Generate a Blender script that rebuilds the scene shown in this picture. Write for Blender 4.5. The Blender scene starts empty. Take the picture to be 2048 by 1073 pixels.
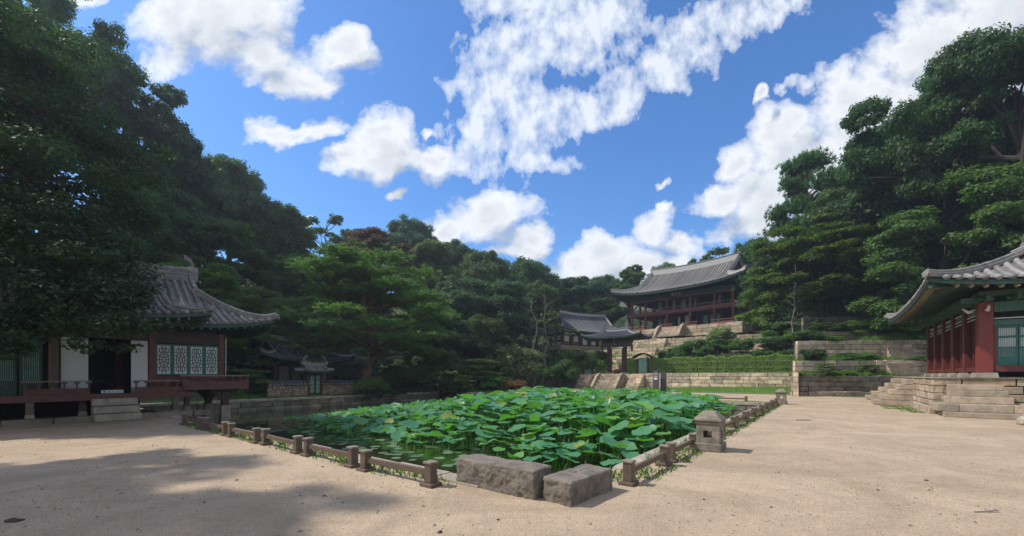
import bpy, math, random
import numpy as np
from mathutils import Vector, Matrix
R = math.radians
scn = bpy.context.scene
COL = scn.collection
# ---------------------------------------------------------------- camera
F = 825.0; CH = 1.6; HZ = 750.0
cd = bpy.data.cameras.new('camera'); cam = bpy.data.objects.new('camera', cd); COL.objects.link(cam)
cam.location = (0, 0, CH); cam.rotation_euler = (R(90), 0, 0)
cd.sensor_width = 36; cd.lens = F/2048*36; cd.shift_y = (HZ-536.5)/2048; cd.clip_end = 3000; cd.clip_start = .05
scn.camera = cam
# ---------------------------------------------------------------- sun, exposure
SUN_EL = 50.0; SUN_DIR = Vector((-.97, .12, 0)).normalized()   # towards the sun, in plan
sv = Vector((SUN_DIR.x*math.cos(R(SUN_EL)), SUN_DIR.y*math.cos(R(SUN_EL)), math.sin(R(SUN_EL))))
sl = bpy.data.lights.new('sun', 'SUN'); sun = bpy.data.objects.new('sun', sl); COL.objects.link(sun)
sl.energy = 3.3; sl.angle = R(1.2); sl.color = (1, .94, .84)
sun.rotation_euler = sv.to_track_quat('Z', 'Y').to_euler(); sun.location = (-40, 20, 60)
scn.view_settings.view_transform = 'Standard'; scn.view_settings.look = 'None'
scn.view_settings.exposure = .55; scn.view_settings.gamma = 1; scn.view_settings.use_curve_mapping = False
# ---------------------------------------------------------------- world: sky and clouds
W = bpy.data.worlds.new('World'); scn.world = W; W.use_nodes = True
nt = W.node_tree; nt.nodes.clear()
class NT:
    def __init__(s, t): s.t = t
    def n(s, typ, **k):
        nd = s.t.nodes.new(typ)
        for a, b in k.items():
            if a == 'ins':
                for i, v in b.items(): nd.inputs[i].default_value = v
            else: setattr(nd, a, b)
        return nd
    def l(s, a, b): s.t.links.new(a, b)
    def math(s, op, a, b=None, c=None, clamp=False):
        m = s.n('ShaderNodeMath', operation=op, use_clamp=clamp)
        for i, v in enumerate((a, b, c)):
            if v is None: continue
            if isinstance(v, (int, float)): m.inputs[i].default_value = v
            else: s.l(v, m.inputs[i])
        return m.outputs[0]
    def vmath(s, op, a, b=None):
        m = s.n('ShaderNodeVectorMath', operation=op)
        for i, v in enumerate((a, b)):
            if v is None: continue
            if isinstance(v, tuple): m.inputs[i].default_value = v
            elif isinstance(v, (int, float)): m.inputs['Scale'].default_value = v
            else: s.l(v, m.inputs[i])
        return m.outputs['Value'] if op in ('LENGTH', 'DOT_PRODUCT') else m.outputs[0]
    def mix(s, f, a, b, bt='MIX'):
        m = s.n('ShaderNodeMix', data_type='RGBA', blend_type=bt)
        for i, v in ((0, f), (6, a), (7, b)):
            if isinstance(v, (int, float)): m.inputs[i].default_value = v
            elif isinstance(v, tuple): m.inputs[i].default_value = v if len(v) == 4 else (*v, 1)
            else: s.l(v, m.inputs[i])
        return m.outputs[2]
    def ramp(s, f, stops, interp='LINEAR'):
        r = s.n('ShaderNodeValToRGB'); r.color_ramp.interpolation = interp
        e = r.color_ramp.elements
        while len(e) < len(stops): e.new(.5)
        for el, (p, c) in zip(e, stops):
            el.position = p; el.color = (*c, 1) if isinstance(c, tuple) else (c, c, c, 1)
        s.l(f, r.inputs[0]); return r.outputs[0]
    def noise(s, v, sc, det=4, rough=.5, dist=0, out=0):
        n = s.n('ShaderNodeTexNoise'); n.inputs['Scale'].default_value = sc; n.inputs['Detail'].default_value = det
        n.inputs['Roughness'].default_value = rough; n.inputs['Distortion'].default_value = dist
        if v is not None: s.l(v, n.inputs['Vector'])
        return n.outputs[out]
# cloud density group: blobs given as where they stand in the sky (tangent of azimuth, tangent of height)
puffs = [(440, 30, 165, 95, 8), (350, 60, 75, 80, 0), (520, 110, 115, 55, -25), (690, 98, 82, 48, -10), (615, 165, 80, 34, -15), (560, 180, 35, 25, 0), (160, -10, 60, 26, 0),
         (545, 268, 52, 36, 0), (635, 264, 58, 26, 10), (765, 262, 62, 42, 5), (705, 322, 62, 30, 0), (850, 318, 72, 36, -12), (765, 330, 68, 36, 0), (850, 268, 18, 12, 0), (770, 300, 75, 60, 0), (590, 272, 60, 22, 0),
         (975, 432, 98, 46, 5), (900, 460, 50, 32, 20), (1060, 474, 52, 26, 0), (1040, 500, 80, 22, 0), (1310, 458, 48, 44, 0), (1205, 500, 80, 34, 0), (1150, 520, 50, 40, 0), (1355, 490, 44, 30, 0), (1250, 545, 190, 50, 0),
         (1460, 400, 90, 34, 15), (1470, 330, 52, 40, 40), (1560, 250, 62, 46, 10), (1600, 330, 130, 90, 25), (1740, 240, 150, 120, 40), (1880, 110, 170, 130, 30), (2040, 20, 200, 130, 0), (1960, 200, 160, 120, 0), (1530, 455, 120, 40, 0), (1660, 420, 120, 70, 0), (1800, 420, 150, 90, 0),
         (1990, 330, 130, 130, 0), (1540, 380, 130, 80, 30), (1680, 340, 140, 120, 0), (795, 388, 26, 12, 30), (620, 438, 18, 16, 0), (1524, 186, 12, 26, -25)]
wisps = [(1010, 215, 105, 135, 0), (1035, 105, 115, 85, 15), (960, 265, 75, 62, 0), (1160, 60, 150, 90, 20), (1045, 335, 95, 30, 5), (1165, 232, 120, 42, 18), (1300, 150, 130, 50, 28), (1390, 90, 130, 48, 25), (1500, 20, 200, 46, 15), (1660, 140, 70, 26, 25), (1600, 165, 45, 14, 20), (1318, 353, 16, 9, 0), (1322, 403, 14, 8, 0), (1000, 400, 40, 14, 0), (300, 140, 60, 30, 0), (1070, 0, 140, 40, 0)]
SC = 1.1
def cloud_group(name, blobs, dist, dsc, nsc, amp, stretch, cap=.75):
    g = bpy.data.node_groups.new(name, 'ShaderNodeTree')
    g.interface.new_socket('V', in_out='INPUT', socket_type='NodeSocketVector')
    g.interface.new_socket('D', in_out='OUTPUT', socket_type='NodeSocketFloat')
    T = NT(g); gi = T.n('NodeGroupInput'); go = T.n('NodeGroupOutput')
    nv = T.noise(gi.outputs[0], dsc, 5, .6, out=1)
    off = T.vmath('SCALE', T.vmath('SUBTRACT', nv, (.5, .5, .5)), dist)
    p = T.vmath('MULTIPLY', T.vmath('ADD', gi.outputs[0], off), (1, 1, 0))
    d = None
    for (px, py, rx, ry, rot) in blobs:
        mp = T.n('ShaderNodeMapping', vector_type='TEXTURE'); T.l(p, mp.inputs[0])
        mp.inputs['Location'].default_value = ((px-1024)/F, (HZ-py)/F, 0)
        mp.inputs['Rotation'].default_value = (0, 0, R(rot)); mp.inputs['Scale'].default_value = (rx/F*SC, ry/F*SC, 1)
        v = T.math('SUBTRACT', 1.0, T.vmath('LENGTH', mp.outputs[0]))
        if d is None: d = v
        else:
            m = T.n('ShaderNodeMath', operation='SMOOTH_MAX'); T.l(d, m.inputs[0]); T.l(v, m.inputs[1]); m.inputs[2].default_value = .25; d = m.outputs[0]
    mp = T.n('ShaderNodeMapping'); T.l(gi.outputs[0], mp.inputs[0]); mp.inputs['Scale'].default_value = stretch; mp.inputs['Rotation'].default_value = (0, 0, R(-15))
    fb = T.noise(mp.outputs[0], nsc, 9, .58)
    fb = T.math('MULTIPLY', T.math('SUBTRACT', fb, .5), amp)
    T.l(T.math('ADD', T.math('MINIMUM', d, cap), fb), go.inputs[0])
    return g
T = NT(nt)
tc = T.n('ShaderNodeTexCoord'); sp = T.n('ShaderNodeSeparateXYZ'); T.l(tc.outputs['Generated'], sp.inputs[0])
yy = T.math('MAXIMUM', sp.outputs[1], .04)
cb = T.n('ShaderNodeCombineXYZ'); T.l(T.math('DIVIDE', sp.outputs[0], yy), cb.inputs[0]); T.l(T.math('DIVIDE', sp.outputs[2], yy), cb.inputs[1])
G1 = cloud_group('cumulus', puffs, .09, 9, 12, 1.6, (1, 1.15, 1), .85); G2 = cloud_group('wisp', wisps, .14, 8, 15, 2.7, (1.3, .85, 1), .5)
def grp(g, v):
    n = T.n('ShaderNodeGroup'); n.node_tree = g; T.l(v, n.inputs[0]); return n.outputs[0]
P0 = cb.outputs[0]
def after(p, d):      # evaluates one cloud layer after the other
    return T.vmath('ADD', p, T.vmath('SCALE', T.n('ShaderNodeCombineXYZ', ins={0: 1., 1: 1.}).outputs[0], 1) if d is None else T.vmath('MULTIPLY', chain(d), (1e-7, 1e-7, 0)))
def chain(d):
    c_ = T.n('ShaderNodeCombineXYZ'); T.l(d, c_.inputs[0]); T.l(d, c_.inputs[1]); return c_.outputs[0]
d1 = grp(G1, P0); P1 = after(P0, d1); d1b = grp(G1, T.vmath('ADD', P1, (-.035, .06, 0))); P2 = after(P1, d1b); d2 = grp(G2, P2)
a1 = T.ramp(d1, [(-.02, 0.), (.16, .45), (.5, .97)])
a2 = T.ramp(d2, [(-.0, 0.), (.12, .25), (.7, .88)])
shade = T.math('MULTIPLY_ADD', T.math('SUBTRACT', d1, d1b), 1.25, .66, clamp=True)
core = T.ramp(d1, [(.35, 1.), (1.1, .5)])
ccol = T.mix(T.math('MULTIPLY', shade, core), (2.4, 2.7, 3.2), (4.9, 5.0, 5.1))
sky = T.n('ShaderNodeTexSky', sky_type='NISHITA'); sky.sun_disc = False; sky.sun_elevation = R(SUN_EL)
sky.sun_rotation = math.atan2(SUN_DIR.x, SUN_DIR.y); sky.air_density = 1.0; sky.dust_density = .6; sky.ozone_density = 2.2
hs = T.n('ShaderNodeHueSaturation'); hs.inputs['Saturation'].default_value = 1.12; hs.inputs['Value'].default_value = .95; T.l(sky.outputs[0], hs.inputs['Color'])
tint = T.mix(1., hs.outputs[0], (.53, .755, .98), 'MULTIPLY')
c = T.mix(a2, tint, (4.5, 4.75, 5.05)); c = T.mix(a1, c, ccol)
back = T.math('MULTIPLY', T.ramp(sp.outputs[1], [(0., 1.), (.03, 0.)]), T.ramp(T.noise(tc.outputs['Generated'], 2.4, 6, .6), [(.40, 0.), (.56, .9)]))
c = T.mix(back, c, (5.3, 5.35, 5.4))     # unseen white cloud added behind the viewpoint to make the ambient light less blue
bg = T.n('ShaderNodeBackground'); bg.inputs[1].default_value = .145; T.l(c, bg.inputs[0])
wo = T.n('ShaderNodeOutputWorld'); T.l(bg.outputs[0], wo.inputs[0])
W.cycles.sampling_method = 'MANUAL'; W.cycles.sample_map_resolution = 512
scn.cycles.use_adaptive_sampling = True; scn.cycles.adaptive_threshold = .02
scn.cycles.max_bounces = 7; scn.cycles.diffuse_bounces = 4; scn.cycles.transmission_bounces = 4; scn.cycles.transparent_max_bounces = 4
scn.cycles.use_denoising = True; scn.cycles.denoising_prefilter = 'NONE'
# ---------------------------------------------------------------- frames
ANG = R(37.8); U = (math.sin(ANG), math.cos(ANG)); V = (-math.cos(ANG), math.sin(ANG)); F0 = (.585, 4.58)
def fr(a, b, z=0): return Vector((F0[0]+a*U[0]+b*V[0], F0[1]+a*U[1]+b*V[1], z))
def inv(x, y): x -= F0[0]; y -= F0[1]; return (x*U[0]+y*U[1], x*V[0]+y*V[1])
RW = R(90)-ANG      # local x = u (away to the right), faces -y
RN = -ANG           # local x = -v (to the right), local y = u
def at(px, py, Y): return Vector(((px-1024)/F*Y, Y, CH+(HZ-py)/F*Y))
def gpt(px, py, z=0): Y = F*(CH-z)/(py-HZ); return Vector(((px-1024)/F*Y, Y, z))
# ---------------------------------------------------------------- materials
def newmat(name):
    m = bpy.data.materials.new(name); m.use_nodes = True; t = NT(m.node_tree)
    b = m.node_tree.nodes['Principled BSDF']; return m, t, b
def bump(T, b, h, st, dist=.02):
    n = T.n('ShaderNodeBump'); n.inputs['Strength'].default_value = st; n.inputs['Distance'].default_value = dist
    T.l(h, n.inputs['Height']); T.l(n.outputs[0], b.inputs['Normal'])
def stone(name, c1, c2, dark, sc=1.0, isl=.5, bst=.6, rough=.85):
    m, T, b = newmat(name); tc = T.n('ShaderNodeTexCoord'); o = tc.outputs['Object']
    geo = T.n('ShaderNodeNewGeometry'); r = geo.outputs['Random Per Island']
    base = T.mix(T.math('MULTIPLY', r, isl), c1, c2)
    hs = T.n('ShaderNodeHueSaturation'); T.l(base, hs.inputs['Color'])
    r2 = T.math('FRACT', T.math('MULTIPLY', r, 17.3))
    T.l(T.math('MULTIPLY_ADD', r2, isl*.7, 1-isl*.35), hs.inputs['Value'])
    st = T.ramp(T.noise(o, 2.2*sc, 8, .65, .3), [(.42, 0.), (.68, 1.)])
    c = T.mix(T.math('MULTIPLY', st, .75), hs.outputs[0], dark)
    sp = T.ramp(T.noise(o, 60*sc, 4, .7), [(.35, .7), (.6, 1.12)])
    c = T.mix(.55, c, sp, 'MULTIPLY')
    T.l(c, b.inputs['Base Color']); b.inputs['Roughness'].default_value = rough
    h = T.math('ADD', T.noise(o, 9*sc, 8, .7), T.math('MULTIPLY', T.noise(o, 45*sc, 4, .6), .4))
    bump(T, b, h, bst, .04/sc); return m
def plain(name, c, rough=.6, var=.25, sc=6, bst=.15, streak=None, spec=.5):
    m, T, b = newmat(name); tc = T.n('ShaderNodeTexCoord'); o = tc.outputs['Object']
    if streak:
        mp = T.n('ShaderNodeMapping'); T.l(o, mp.inputs[0]); mp.inputs['Scale'].default_value = streak; o = mp.outputs[0]
    n = T.noise(o, sc, 7, .6)
    lo = tuple(x*(1-var) for x in c); hi = tuple(min(1, x*(1+var)) for x in c)
    T.l(T.mix(T.ramp(n, [(.3, 0.), (.7, 1.)]), lo, hi), b.inputs['Base Color'])
    b.inputs['Roughness'].default_value = rough; b.inputs['Specular IOR Level'].default_value = spec
    if bst: bump(T, b, n, bst, .01)
    return m
def leafmat(name, c1, c2, transl=.35, nsc=.35, tcol=None, rough=.55, spec=.25):
    m, T, b = newmat(name); tc = T.n('ShaderNodeTexCoord'); geo = T.n('ShaderNodeNewGeometry'); oi = T.n('ShaderNodeObjectInfo')
    n = T.noise(tc.outputs['Object'], nsc, 4, .6)
    f = T.math('ADD', T.math('MULTIPLY', T.ramp(n, [(.35, 0.), (.65, 1.)]), .45), T.math('MULTIPLY', geo.outputs['Random Per Island'], .55))
    c = T.mix(f, c1, c2)
    hs = T.n('ShaderNodeHueSaturation'); T.l(c, hs.inputs['Color'])
    T.l(T.math('MULTIPLY_ADD', oi.outputs['Random'], .05, .475), hs.inputs['Hue'])
    T.l(T.math('MULTIPLY_ADD', T.math('FRACT', T.math('MULTIPLY', oi.outputs['Random'], 7.7)), .6, .75), hs.inputs['Value'])
    T.l(hs.outputs[0], b.inputs['Base Color']); b.inputs['Roughness'].default_value = rough; b.inputs['Specular IOR Level'].default_value = spec
    tr = T.n('ShaderNodeBsdfTranslucent'); T.l(T.mix(1., hs.outputs[0], tcol or (1.3, 1.7, .5), 'MULTIPLY'), tr.inputs[0])
    mx = T.n('ShaderNodeMixShader'); mx.inputs[0].default_value = transl
    T.l(b.outputs[0], mx.inputs[1]); T.l(tr.outputs[0], mx.inputs[2]); T.l(mx.outputs[0], T.t.nodes['Material Output'].inputs[0]); return m
M = {}
# sand yard
m, T, b = newmat('granite_sand'); o = T.n('ShaderNodeTexCoord').outputs['Object']
big = T.ramp(T.noise(o, .5, 8, .68, 1.2), [(.36, 0.), (.62, 1.)])
c = T.mix(big, (.375, .285, .195), (.50, .385, .27))
mp = T.n('ShaderNodeMapping'); T.l(o, mp.inputs[0]); mp.inputs['Scale'].default_value = (.5, 2.4, 1)
c = T.mix(T.math('MULTIPLY', T.ramp(T.noise(mp.outputs[0], 1.6, 8, .7, .8), [(.5, 0.), (.72, 1.)]), .4), c, (.30, .225, .155))
c = T.mix(.55, c, T.ramp(T.noise(o, 14, 6, .75), [(.33, .72), (.5, 1.), (.7, 1.12)]), 'MULTIPLY')
c = T.mix(T.ramp(T.noise(o, 1.1, 5, .6, 1.), [(.6, 0.), (.7, .22)]), c, (.22, .17, .12))
c = T.mix(.75, c, T.ramp(T.noise(o, 55, 4, .75), [(.36, .42), (.55, 1.05), (.75, 1.3)]), 'MULTIPLY')
c = T.mix(T.ramp(T.noise(o, 26, 3, .6), [(.68, 0.), (.74, .7)]), c, (.12, .09, .07))
T.l(c, b.inputs['Base Color']); b.inputs['Roughness'].default_value = .95; b.inputs['Specular IOR Level'].default_value = .2
bump(T, b, T.math('ADD', T.math('ADD', T.noise(o, 50, 5, .7), T.math('MULTIPLY', T.noise(o, 9, 4, .6), 1.5)), T.math('MULTIPLY', T.noise(o, 2, 3, .5), 4)), .7, .02); M['sand'] = m
M['soil'] = plain('forest_floor', (.05, .055, .025), .95, .5, 1.5, .6)
M['turf'] = plain('turf_soil', (.09, .13, .04), .95, .4, 3, .5)
m, T, b = newmat('pond_water'); o = T.n('ShaderNodeTexCoord').outputs['Object']
T.l(T.mix(T.ramp(T.noise(o, .6, 4), [(.4, 0.), (.65, 1.)]), (.012, .017, .008), (.03, .04, .015)), b.inputs['Base Color']); b.inputs['Roughness'].default_value = .07
bump(T, b, T.noise(o, 3.2, 4, .55), .09, .05); M['water'] = m
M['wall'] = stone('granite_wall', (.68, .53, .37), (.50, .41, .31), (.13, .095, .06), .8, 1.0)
M['old_shaded_wall'] = stone('weathered_shaded_wall', (.27, .225, .165), (.17, .155, .12), (.05, .045, .03), .8, .7)  # weathered stone; also serves as painted shade on the upper right terrace walls
M['steps'] = stone('stair_granite', (.43, .34, .245), (.35, .29, .225), (.15, .125, .09), .9, .5)
M['podium'] = stone('warm_granite', (.47, .33, .20), (.40, .35, .28), (.16, .11, .07), .9, .9)
M['boulder'] = stone('dark_boulder', (.25, .205, .16), (.24, .215, .18), (.06, .05, .04), 2.2, .35, 1.3)
M['lantern'] = stone('lantern_stone', (.26, .22, .17), (.24, .21, .165), (.08, .065, .05), 2.2, .3, .7)
M['coping'] = stone('coping_stone', (.42, .36, .27), (.35, .31, .25), (.13, .12, .10), 1.2, .6)
M['core'] = plain('joint_earth', (.045, .038, .03), .95, .3, 8, .2)
M['wood'] = plain('brown_timber', (.115, .078, .055), .6, .35, 7, .4, (9, 9, .9))
M['woodcap'] = plain('grey_timber', (.2, .165, .13), .75, .3, 9, .3)
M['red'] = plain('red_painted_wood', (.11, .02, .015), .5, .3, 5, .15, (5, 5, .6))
M['redlit'] = plain('lit_red_wood', (.17, .026, .018), .5, .25, 5, .15, (5, 5, .6))  # lit copy of the red paint, the sunlight put into its colour
M['darkred'] = plain('dark_timber', (.055, .022, .018), .6, .3, 5, .15)
M['maroon'] = plain('railing_paint', (.105, .034, .028), .6, .3, 5, .2)
M['hillred'] = plain('lightened_red_wood', (.17, .042, .036), .6, .3, 3, .15)  # hill pavilion colours lightened to offset the dark eave shade
M['hilldark'] = plain('lightened_brown_wood', (.13, .06, .05), .6, .3, 3, .1)
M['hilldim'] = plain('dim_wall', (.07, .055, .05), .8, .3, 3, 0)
M['green'] = plain('green_paint', (.012, .12, .10), .45, .2, 5, .1)
M['dkgreen'] = plain('eave_green', (.02, .055, .04), .6, .45, 9, .1)
M['dancheong'] = plain('painted_beam', (.05, .12, .09), .6, .5, 14, .1)
M['paper'] = plain('window_paper', (.62, .62, .60), .8, .06, 5, 0)
M['plaster'] = plain('white_plaster', (.58, .58, .58), .85, .06, 3, .05)
M['ochre'] = plain('rafter_paint', (.26, .19, .10), .7, .3, 12, .1)
M['black'] = plain('black_lacquer', (.012, .012, .014), .5, .2, 5, 0)
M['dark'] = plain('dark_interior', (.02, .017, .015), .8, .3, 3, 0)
M['gold'] = plain('pale_lettering', (.55, .5, .4), .6, .05, 5, 0)
M['bluetxt'] = plain('blue_print', (.05, .13, .3), .6, .05, 5, 0)
M['metal'] = plain('dark_metal', (.05, .055, .065), .45, .15, 6, 0)
M['doorgreen'] = plain('faded_green_door', (.17, .32, .24), .7, .25, 5, .1)
M['bamboo'] = plain('bamboo', (.17, .16, .09), .6, .25, 5, 0)
def tilem(name, c, c2):
    m, T, b = newmat(name); o = T.n('ShaderNodeTexCoord').outputs['Object']; r = T.n('ShaderNodeNewGeometry').outputs['Random Per Island']
    n = T.noise(o, 3, 7, .65); cc = T.mix(T.ramp(n, [(.35, 0.), (.68, 1.)]), c, c2)
    hs = T.n('ShaderNodeHueSaturation'); T.l(cc, hs.inputs['Color']); T.l(T.math('MULTIPLY_ADD', r, .5, .75), hs.inputs['Value'])
    T.l(T.mix(.5, hs.outputs[0], T.ramp(T.noise(o, 40, 3, .6), [(.35, .6), (.6, 1.1)]), 'MULTIPLY'), b.inputs['Base Color']); b.inputs['Roughness'].default_value = .62
    bump(T, b, T.noise(o, 20, 5, .6), .4, .02); return m
M['tile'] = tilem('roof_tile', (.125, .115, .11), (.28, .262, .25)); M['tiledk'] = tilem('roof_tile_blue', (.045, .05, .062), (.10, .105, .12))
M['tilehill'] = tilem('weathered_roof_tile', (.125, .115, .107), (.24, .225, .205))
M['tilepl'] = plain('ridge_mortar', (.34, .33, .31), .8, .3, 6, .2)
M['bark'] = plain('bark', (.05, .038, .028), .95, .4, 6, .8, (6, 6, 1.2)); M['barkpine'] = plain('pine_bark', (.12, .06, .038), .95, .5, 6, .8, (5, 5, 1.5)); M['barkgrey'] = plain('grey_bark', (.17, .15, .13), .9, .3, 6, .5)
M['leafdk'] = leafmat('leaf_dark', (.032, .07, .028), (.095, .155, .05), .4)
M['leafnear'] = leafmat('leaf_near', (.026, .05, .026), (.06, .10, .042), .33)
M['leafmid'] = leafmat('leaf_mid', (.05, .105, .034), (.14, .22, .06), .4)
M['leafblue'] = leafmat('leaf_blue', (.032, .07, .042), (.09, .15, .075), .4)
M['leafmaple'] = leafmat('leaf_maple', (.05, .105, .032), (.15, .23, .055), .44)
M['leafpale'] = leafmat('leaf_pale', (.10, .15, .06), (.17, .22, .09), .3)
M['leafred'] = leafmat('leaf_reddish', (.07, .05, .025), (.12, .075, .035), .3, tcol=(1.5, 1., .5))
M['leaforange'] = leafmat('leaf_orange', (.12, .14, .04), (.32, .12, .06), .3, nsc=1.2, tcol=(1.4, 1.1, .5))
M['needle'] = leafmat('pine_needle', (.055, .12, .045), (.16, .25, .09), .36, .5)
M['grass'] = leafmat('grass_blade', (.08, .17, .025), (.17, .29, .05), .4, 2)
M['hedge'] = leafmat('hedge_leaf', (.17, .25, .06), (.32, .42, .12), .4, 1.5)
M['lily'] = leafmat('lily_pad', (.06, .13, .07), (.16, .22, .12), .1, 1.0, rough=.35, spec=.5)
def lotusmat():
    m, T, b = newmat('lotus_leaf'); geo = T.n('ShaderNodeNewGeometry'); oi = T.n('ShaderNodeObjectInfo'); at_ = T.n('ShaderNodeAttribute'); at_.attribute_name = 'tone'
    r = T.math('FRACT', T.math('ADD', geo.outputs['Random Per Island'], oi.outputs['Random']))
    top = T.mix(T.ramp(r, [(.2, 0.), (.7, .25), (.9, .5), (1., 1.)]), (.062, .225, .12), (.13, .32, .055))
    bot = T.mix(r, (.055, .2, .05), (.13, .32, .055))
    c = T.mix(geo.outputs['Backfacing'], top, bot)
    c = T.mix(T.math('GREATER_THAN', T.math('FRACT', T.math('MULTIPLY', r, 13.7)), .965), c, (.34, .33, .06))
    o = T.n('ShaderNodeTexCoord').outputs['Object']
    uv = T.n('ShaderNodeUVMap'); uv.uv_map = 'leaf'; su = T.n('ShaderNodeSeparateXYZ'); T.l(uv.outputs[0], su.inputs[0])
    an = T.math('ARCTAN2', su.outputs[1], su.outputs[0]); rr_ = T.vmath('LENGTH', uv.outputs[0])
    vein = T.math('POWER', T.math('ABSOLUTE', T.math('COSINE', T.math('MULTIPLY', an, 9.5))), 14)
    c = T.mix(T.math('MULTIPLY', vein, .45), c, (.19, .36, .16)); c = T.mix(T.ramp(rr_, [(.03, .7), (.12, 0.)]), c, (.25, .42, .18))
    c = T.mix(T.math('MULTIPLY', T.ramp(rr_, [(.9, 0.), (.99, .8)]), T.ramp(T.noise(uv.outputs[0], 2.5, 3), [(.55, 0.), (.68, 1.)])), c, (.22, .2, .06))
    c = T.mix(.4, c, T.ramp(T.noise(o, 8, 4, .6), [(.3, .7), (.65, 1.15)]), 'MULTIPLY')
    T.l(c, b.inputs['Base Color']); b.inputs['Roughness'].default_value = .48; b.inputs['Specular IOR Level'].default_value = .5
    tr = T.n('ShaderNodeBsdfTranslucent'); tr.inputs[0].default_value = (.16, .48, .05, 1)
    mx = T.n('ShaderNodeMixShader'); mx.inputs[0].default_value = .34
    T.l(b.outputs[0], mx.inputs[1]); T.l(tr.outputs[0], mx.inputs[2]); T.l(mx.outputs[0], T.t.nodes['Material Output'].inputs[0]); return m
M['lotus'] = lotusmat(); M['stem'] = plain('lotus_stem', (.10, .19, .05), .6, .2, 5, 0); M['bud'] = plain('lotus_bud', (.45, .6, .28), .5, .1, 5, 0)
# ---------------------------------------------------------------- mesh helpers
class MB:
    def __init__(s): s.v = []; s.f = []; s.m = []
    def add(s, vs, fs, mi=0):
        o = len(s.v); s.v += [tuple(q) for q in vs]; s.f += [tuple(i+o for i in f) for f in fs]; s.m += [mi]*len(fs); return s
    def box(s, x0, x1, y0, y1, z0, z1, mi=0, tp=0, top=None):
        t = tp
        vs = [(x0, y0, z0), (x1, y0, z0), (x1, y1, z0), (x0, y1, z0), (x0+t, y0+t, z1), (x1-t, y0+t, z1), (x1-t, y1-t, z1), (x0+t, y1-t, z1)]
        return s.add(vs, [(0, 3, 2, 1), (4, 5, 6, 7), (0, 1, 5, 4), (1, 2, 6, 5), (2, 3, 7, 6), (3, 0, 4, 7)], mi)
    def sweep(s, pts, w, h, mi=0, zoff=0, wt=None):     # rectangular bar along pts, standing on pts
        vs = []; n = len(pts); wt = w if wt is None else wt
        for i, p in enumerate(pts):
            a = Vector(pts[max(0, i-1)]); c = Vector(pts[min(n-1, i+1)]); d = c-a; d.z = 0
            if d.length < 1e-6: d = Vector((1, 0, 0))
            d.normalize(); q = Vector((-d.y, d.x, 0)); p = Vector(p)
            hh = h[i] if isinstance(h, (list, tuple)) else h
            vs += [p-q*w/2+Vector((0, 0, zoff)), p+q*w/2+Vector((0, 0, zoff)), p+q*wt/2+Vector((0, 0, zoff+hh)), p-q*wt/2+Vector((0, 0, zoff+hh))]
        fs = [(0, 1, 2, 3)]
        for i in range(n-1):
            o = i*4
            for k in range(4): fs.append((o+k, o+4+k, o+4+(k+1) % 4, o+(k+1) % 4))
        o = (n-1)*4; fs.append((o+3, o+2, o+1, o))
        return s.add(vs, fs, mi)
    def tube(s, pts, r, n=8, mi=0, cap=True, half=False):
        vs = []; N = len(pts); rr = r if isinstance(r, (list, tuple)) else [r]*N
        for i, p in enumerate(pts):
            a = Vector(pts[max(0, i-1)]); c = Vector(pts[min(N-1, i+1)]); d = (c-a)
            if d.length < 1e-9: d = Vector((0, 0, 1))
            d.normalize(); up = Vector((0, 0, 1)) if abs(d.z) < .95 else Vector((1, 0, 0))
            e1 = d.cross(up).normalized(); e2 = e1.cross(d).normalized(); p = Vector(p)
            for k in range(n):
                t = (math.pi*k/(n-1)) if half else 2*math.pi*k/n
                vs.append(p+(e1*math.cos(t)+e2*math.sin(t))*rr[i])
        fs = []; kk = n-1 if half else n
        for i in range(N-1):
            for k in range(kk): fs.append((i*n+k, i*n+(k+1) % n, (i+1)*n+(k+1) % n, (i+1)*n+k))
        if cap: fs.append(tuple(range(n))[::-1]); fs.append(tuple((N-1)*n+k for k in range(n)))
        return s.add(vs, fs, mi)
    def build(s, name, mats, parent=None, smooth=False, bevel=0, loc=None, rot=None):
        me = bpy.data.meshes.new(name); me.from_pydata(s.v, [], s.f)
        mats = mats if isinstance(mats, (list, tuple)) else [mats]
        for q in mats: me.materials.append(M[q])
        if len(mats) > 1: me.polygons.foreach_set('material_index', s.m)
        if smooth: me.polygons.foreach_set('use_smooth', [True]*len(me.polygons))
        me.update(); o = bpy.data.objects.new(name, me); COL.objects.link(o)
        if parent: o.parent = parent
        if loc is not None: o.location = loc
        if rot is not None: o.rotation_euler = (0, 0, rot)
        if bevel:
            b = o.modifiers.new('bevel', 'BEVEL'); b.width = bevel; b.segments = 2; b.limit_method = 'ANGLE'
        return o
def npmesh(name, verts, quads=None, mat=None, k=4, attr=None, smooth=False):
    verts = np.asarray(verts, dtype=np.float32).reshape(-1, 3); nf = len(verts)//k if quads is None else len(quads)
    me = bpy.data.meshes.new(name); me.vertices.add(len(verts)); me.vertices.foreach_set('co', verts.ravel())
    idx = np.arange(nf*k, dtype=np.int32) if quads is None else np.asarray(quads, dtype=np.int32).ravel()
    me.loops.add(len(idx)); me.loops.foreach_set('vertex_index', idx)
    me.polygons.add(nf); me.polygons.foreach_set('loop_start', np.arange(nf, dtype=np.int32)*k)
    if smooth: me.polygons.foreach_set('use_smooth', np.ones(nf, dtype=bool))
    me.update(calc_edges=True)
    if mat: me.materials.append(M[mat])
    return me
def link(name, me, parent=None, loc=None, rot=None, scale=None):
    o = bpy.data.objects.new(name, me); COL.objects.link(o)
    if parent: o.parent = parent
    if loc is not None: o.location = loc
    if rot is not None: o.rotation_euler = (0, 0, rot) if isinstance(rot, (int, float)) else rot
    if scale is not None: o.scale = scale
    return o
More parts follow.
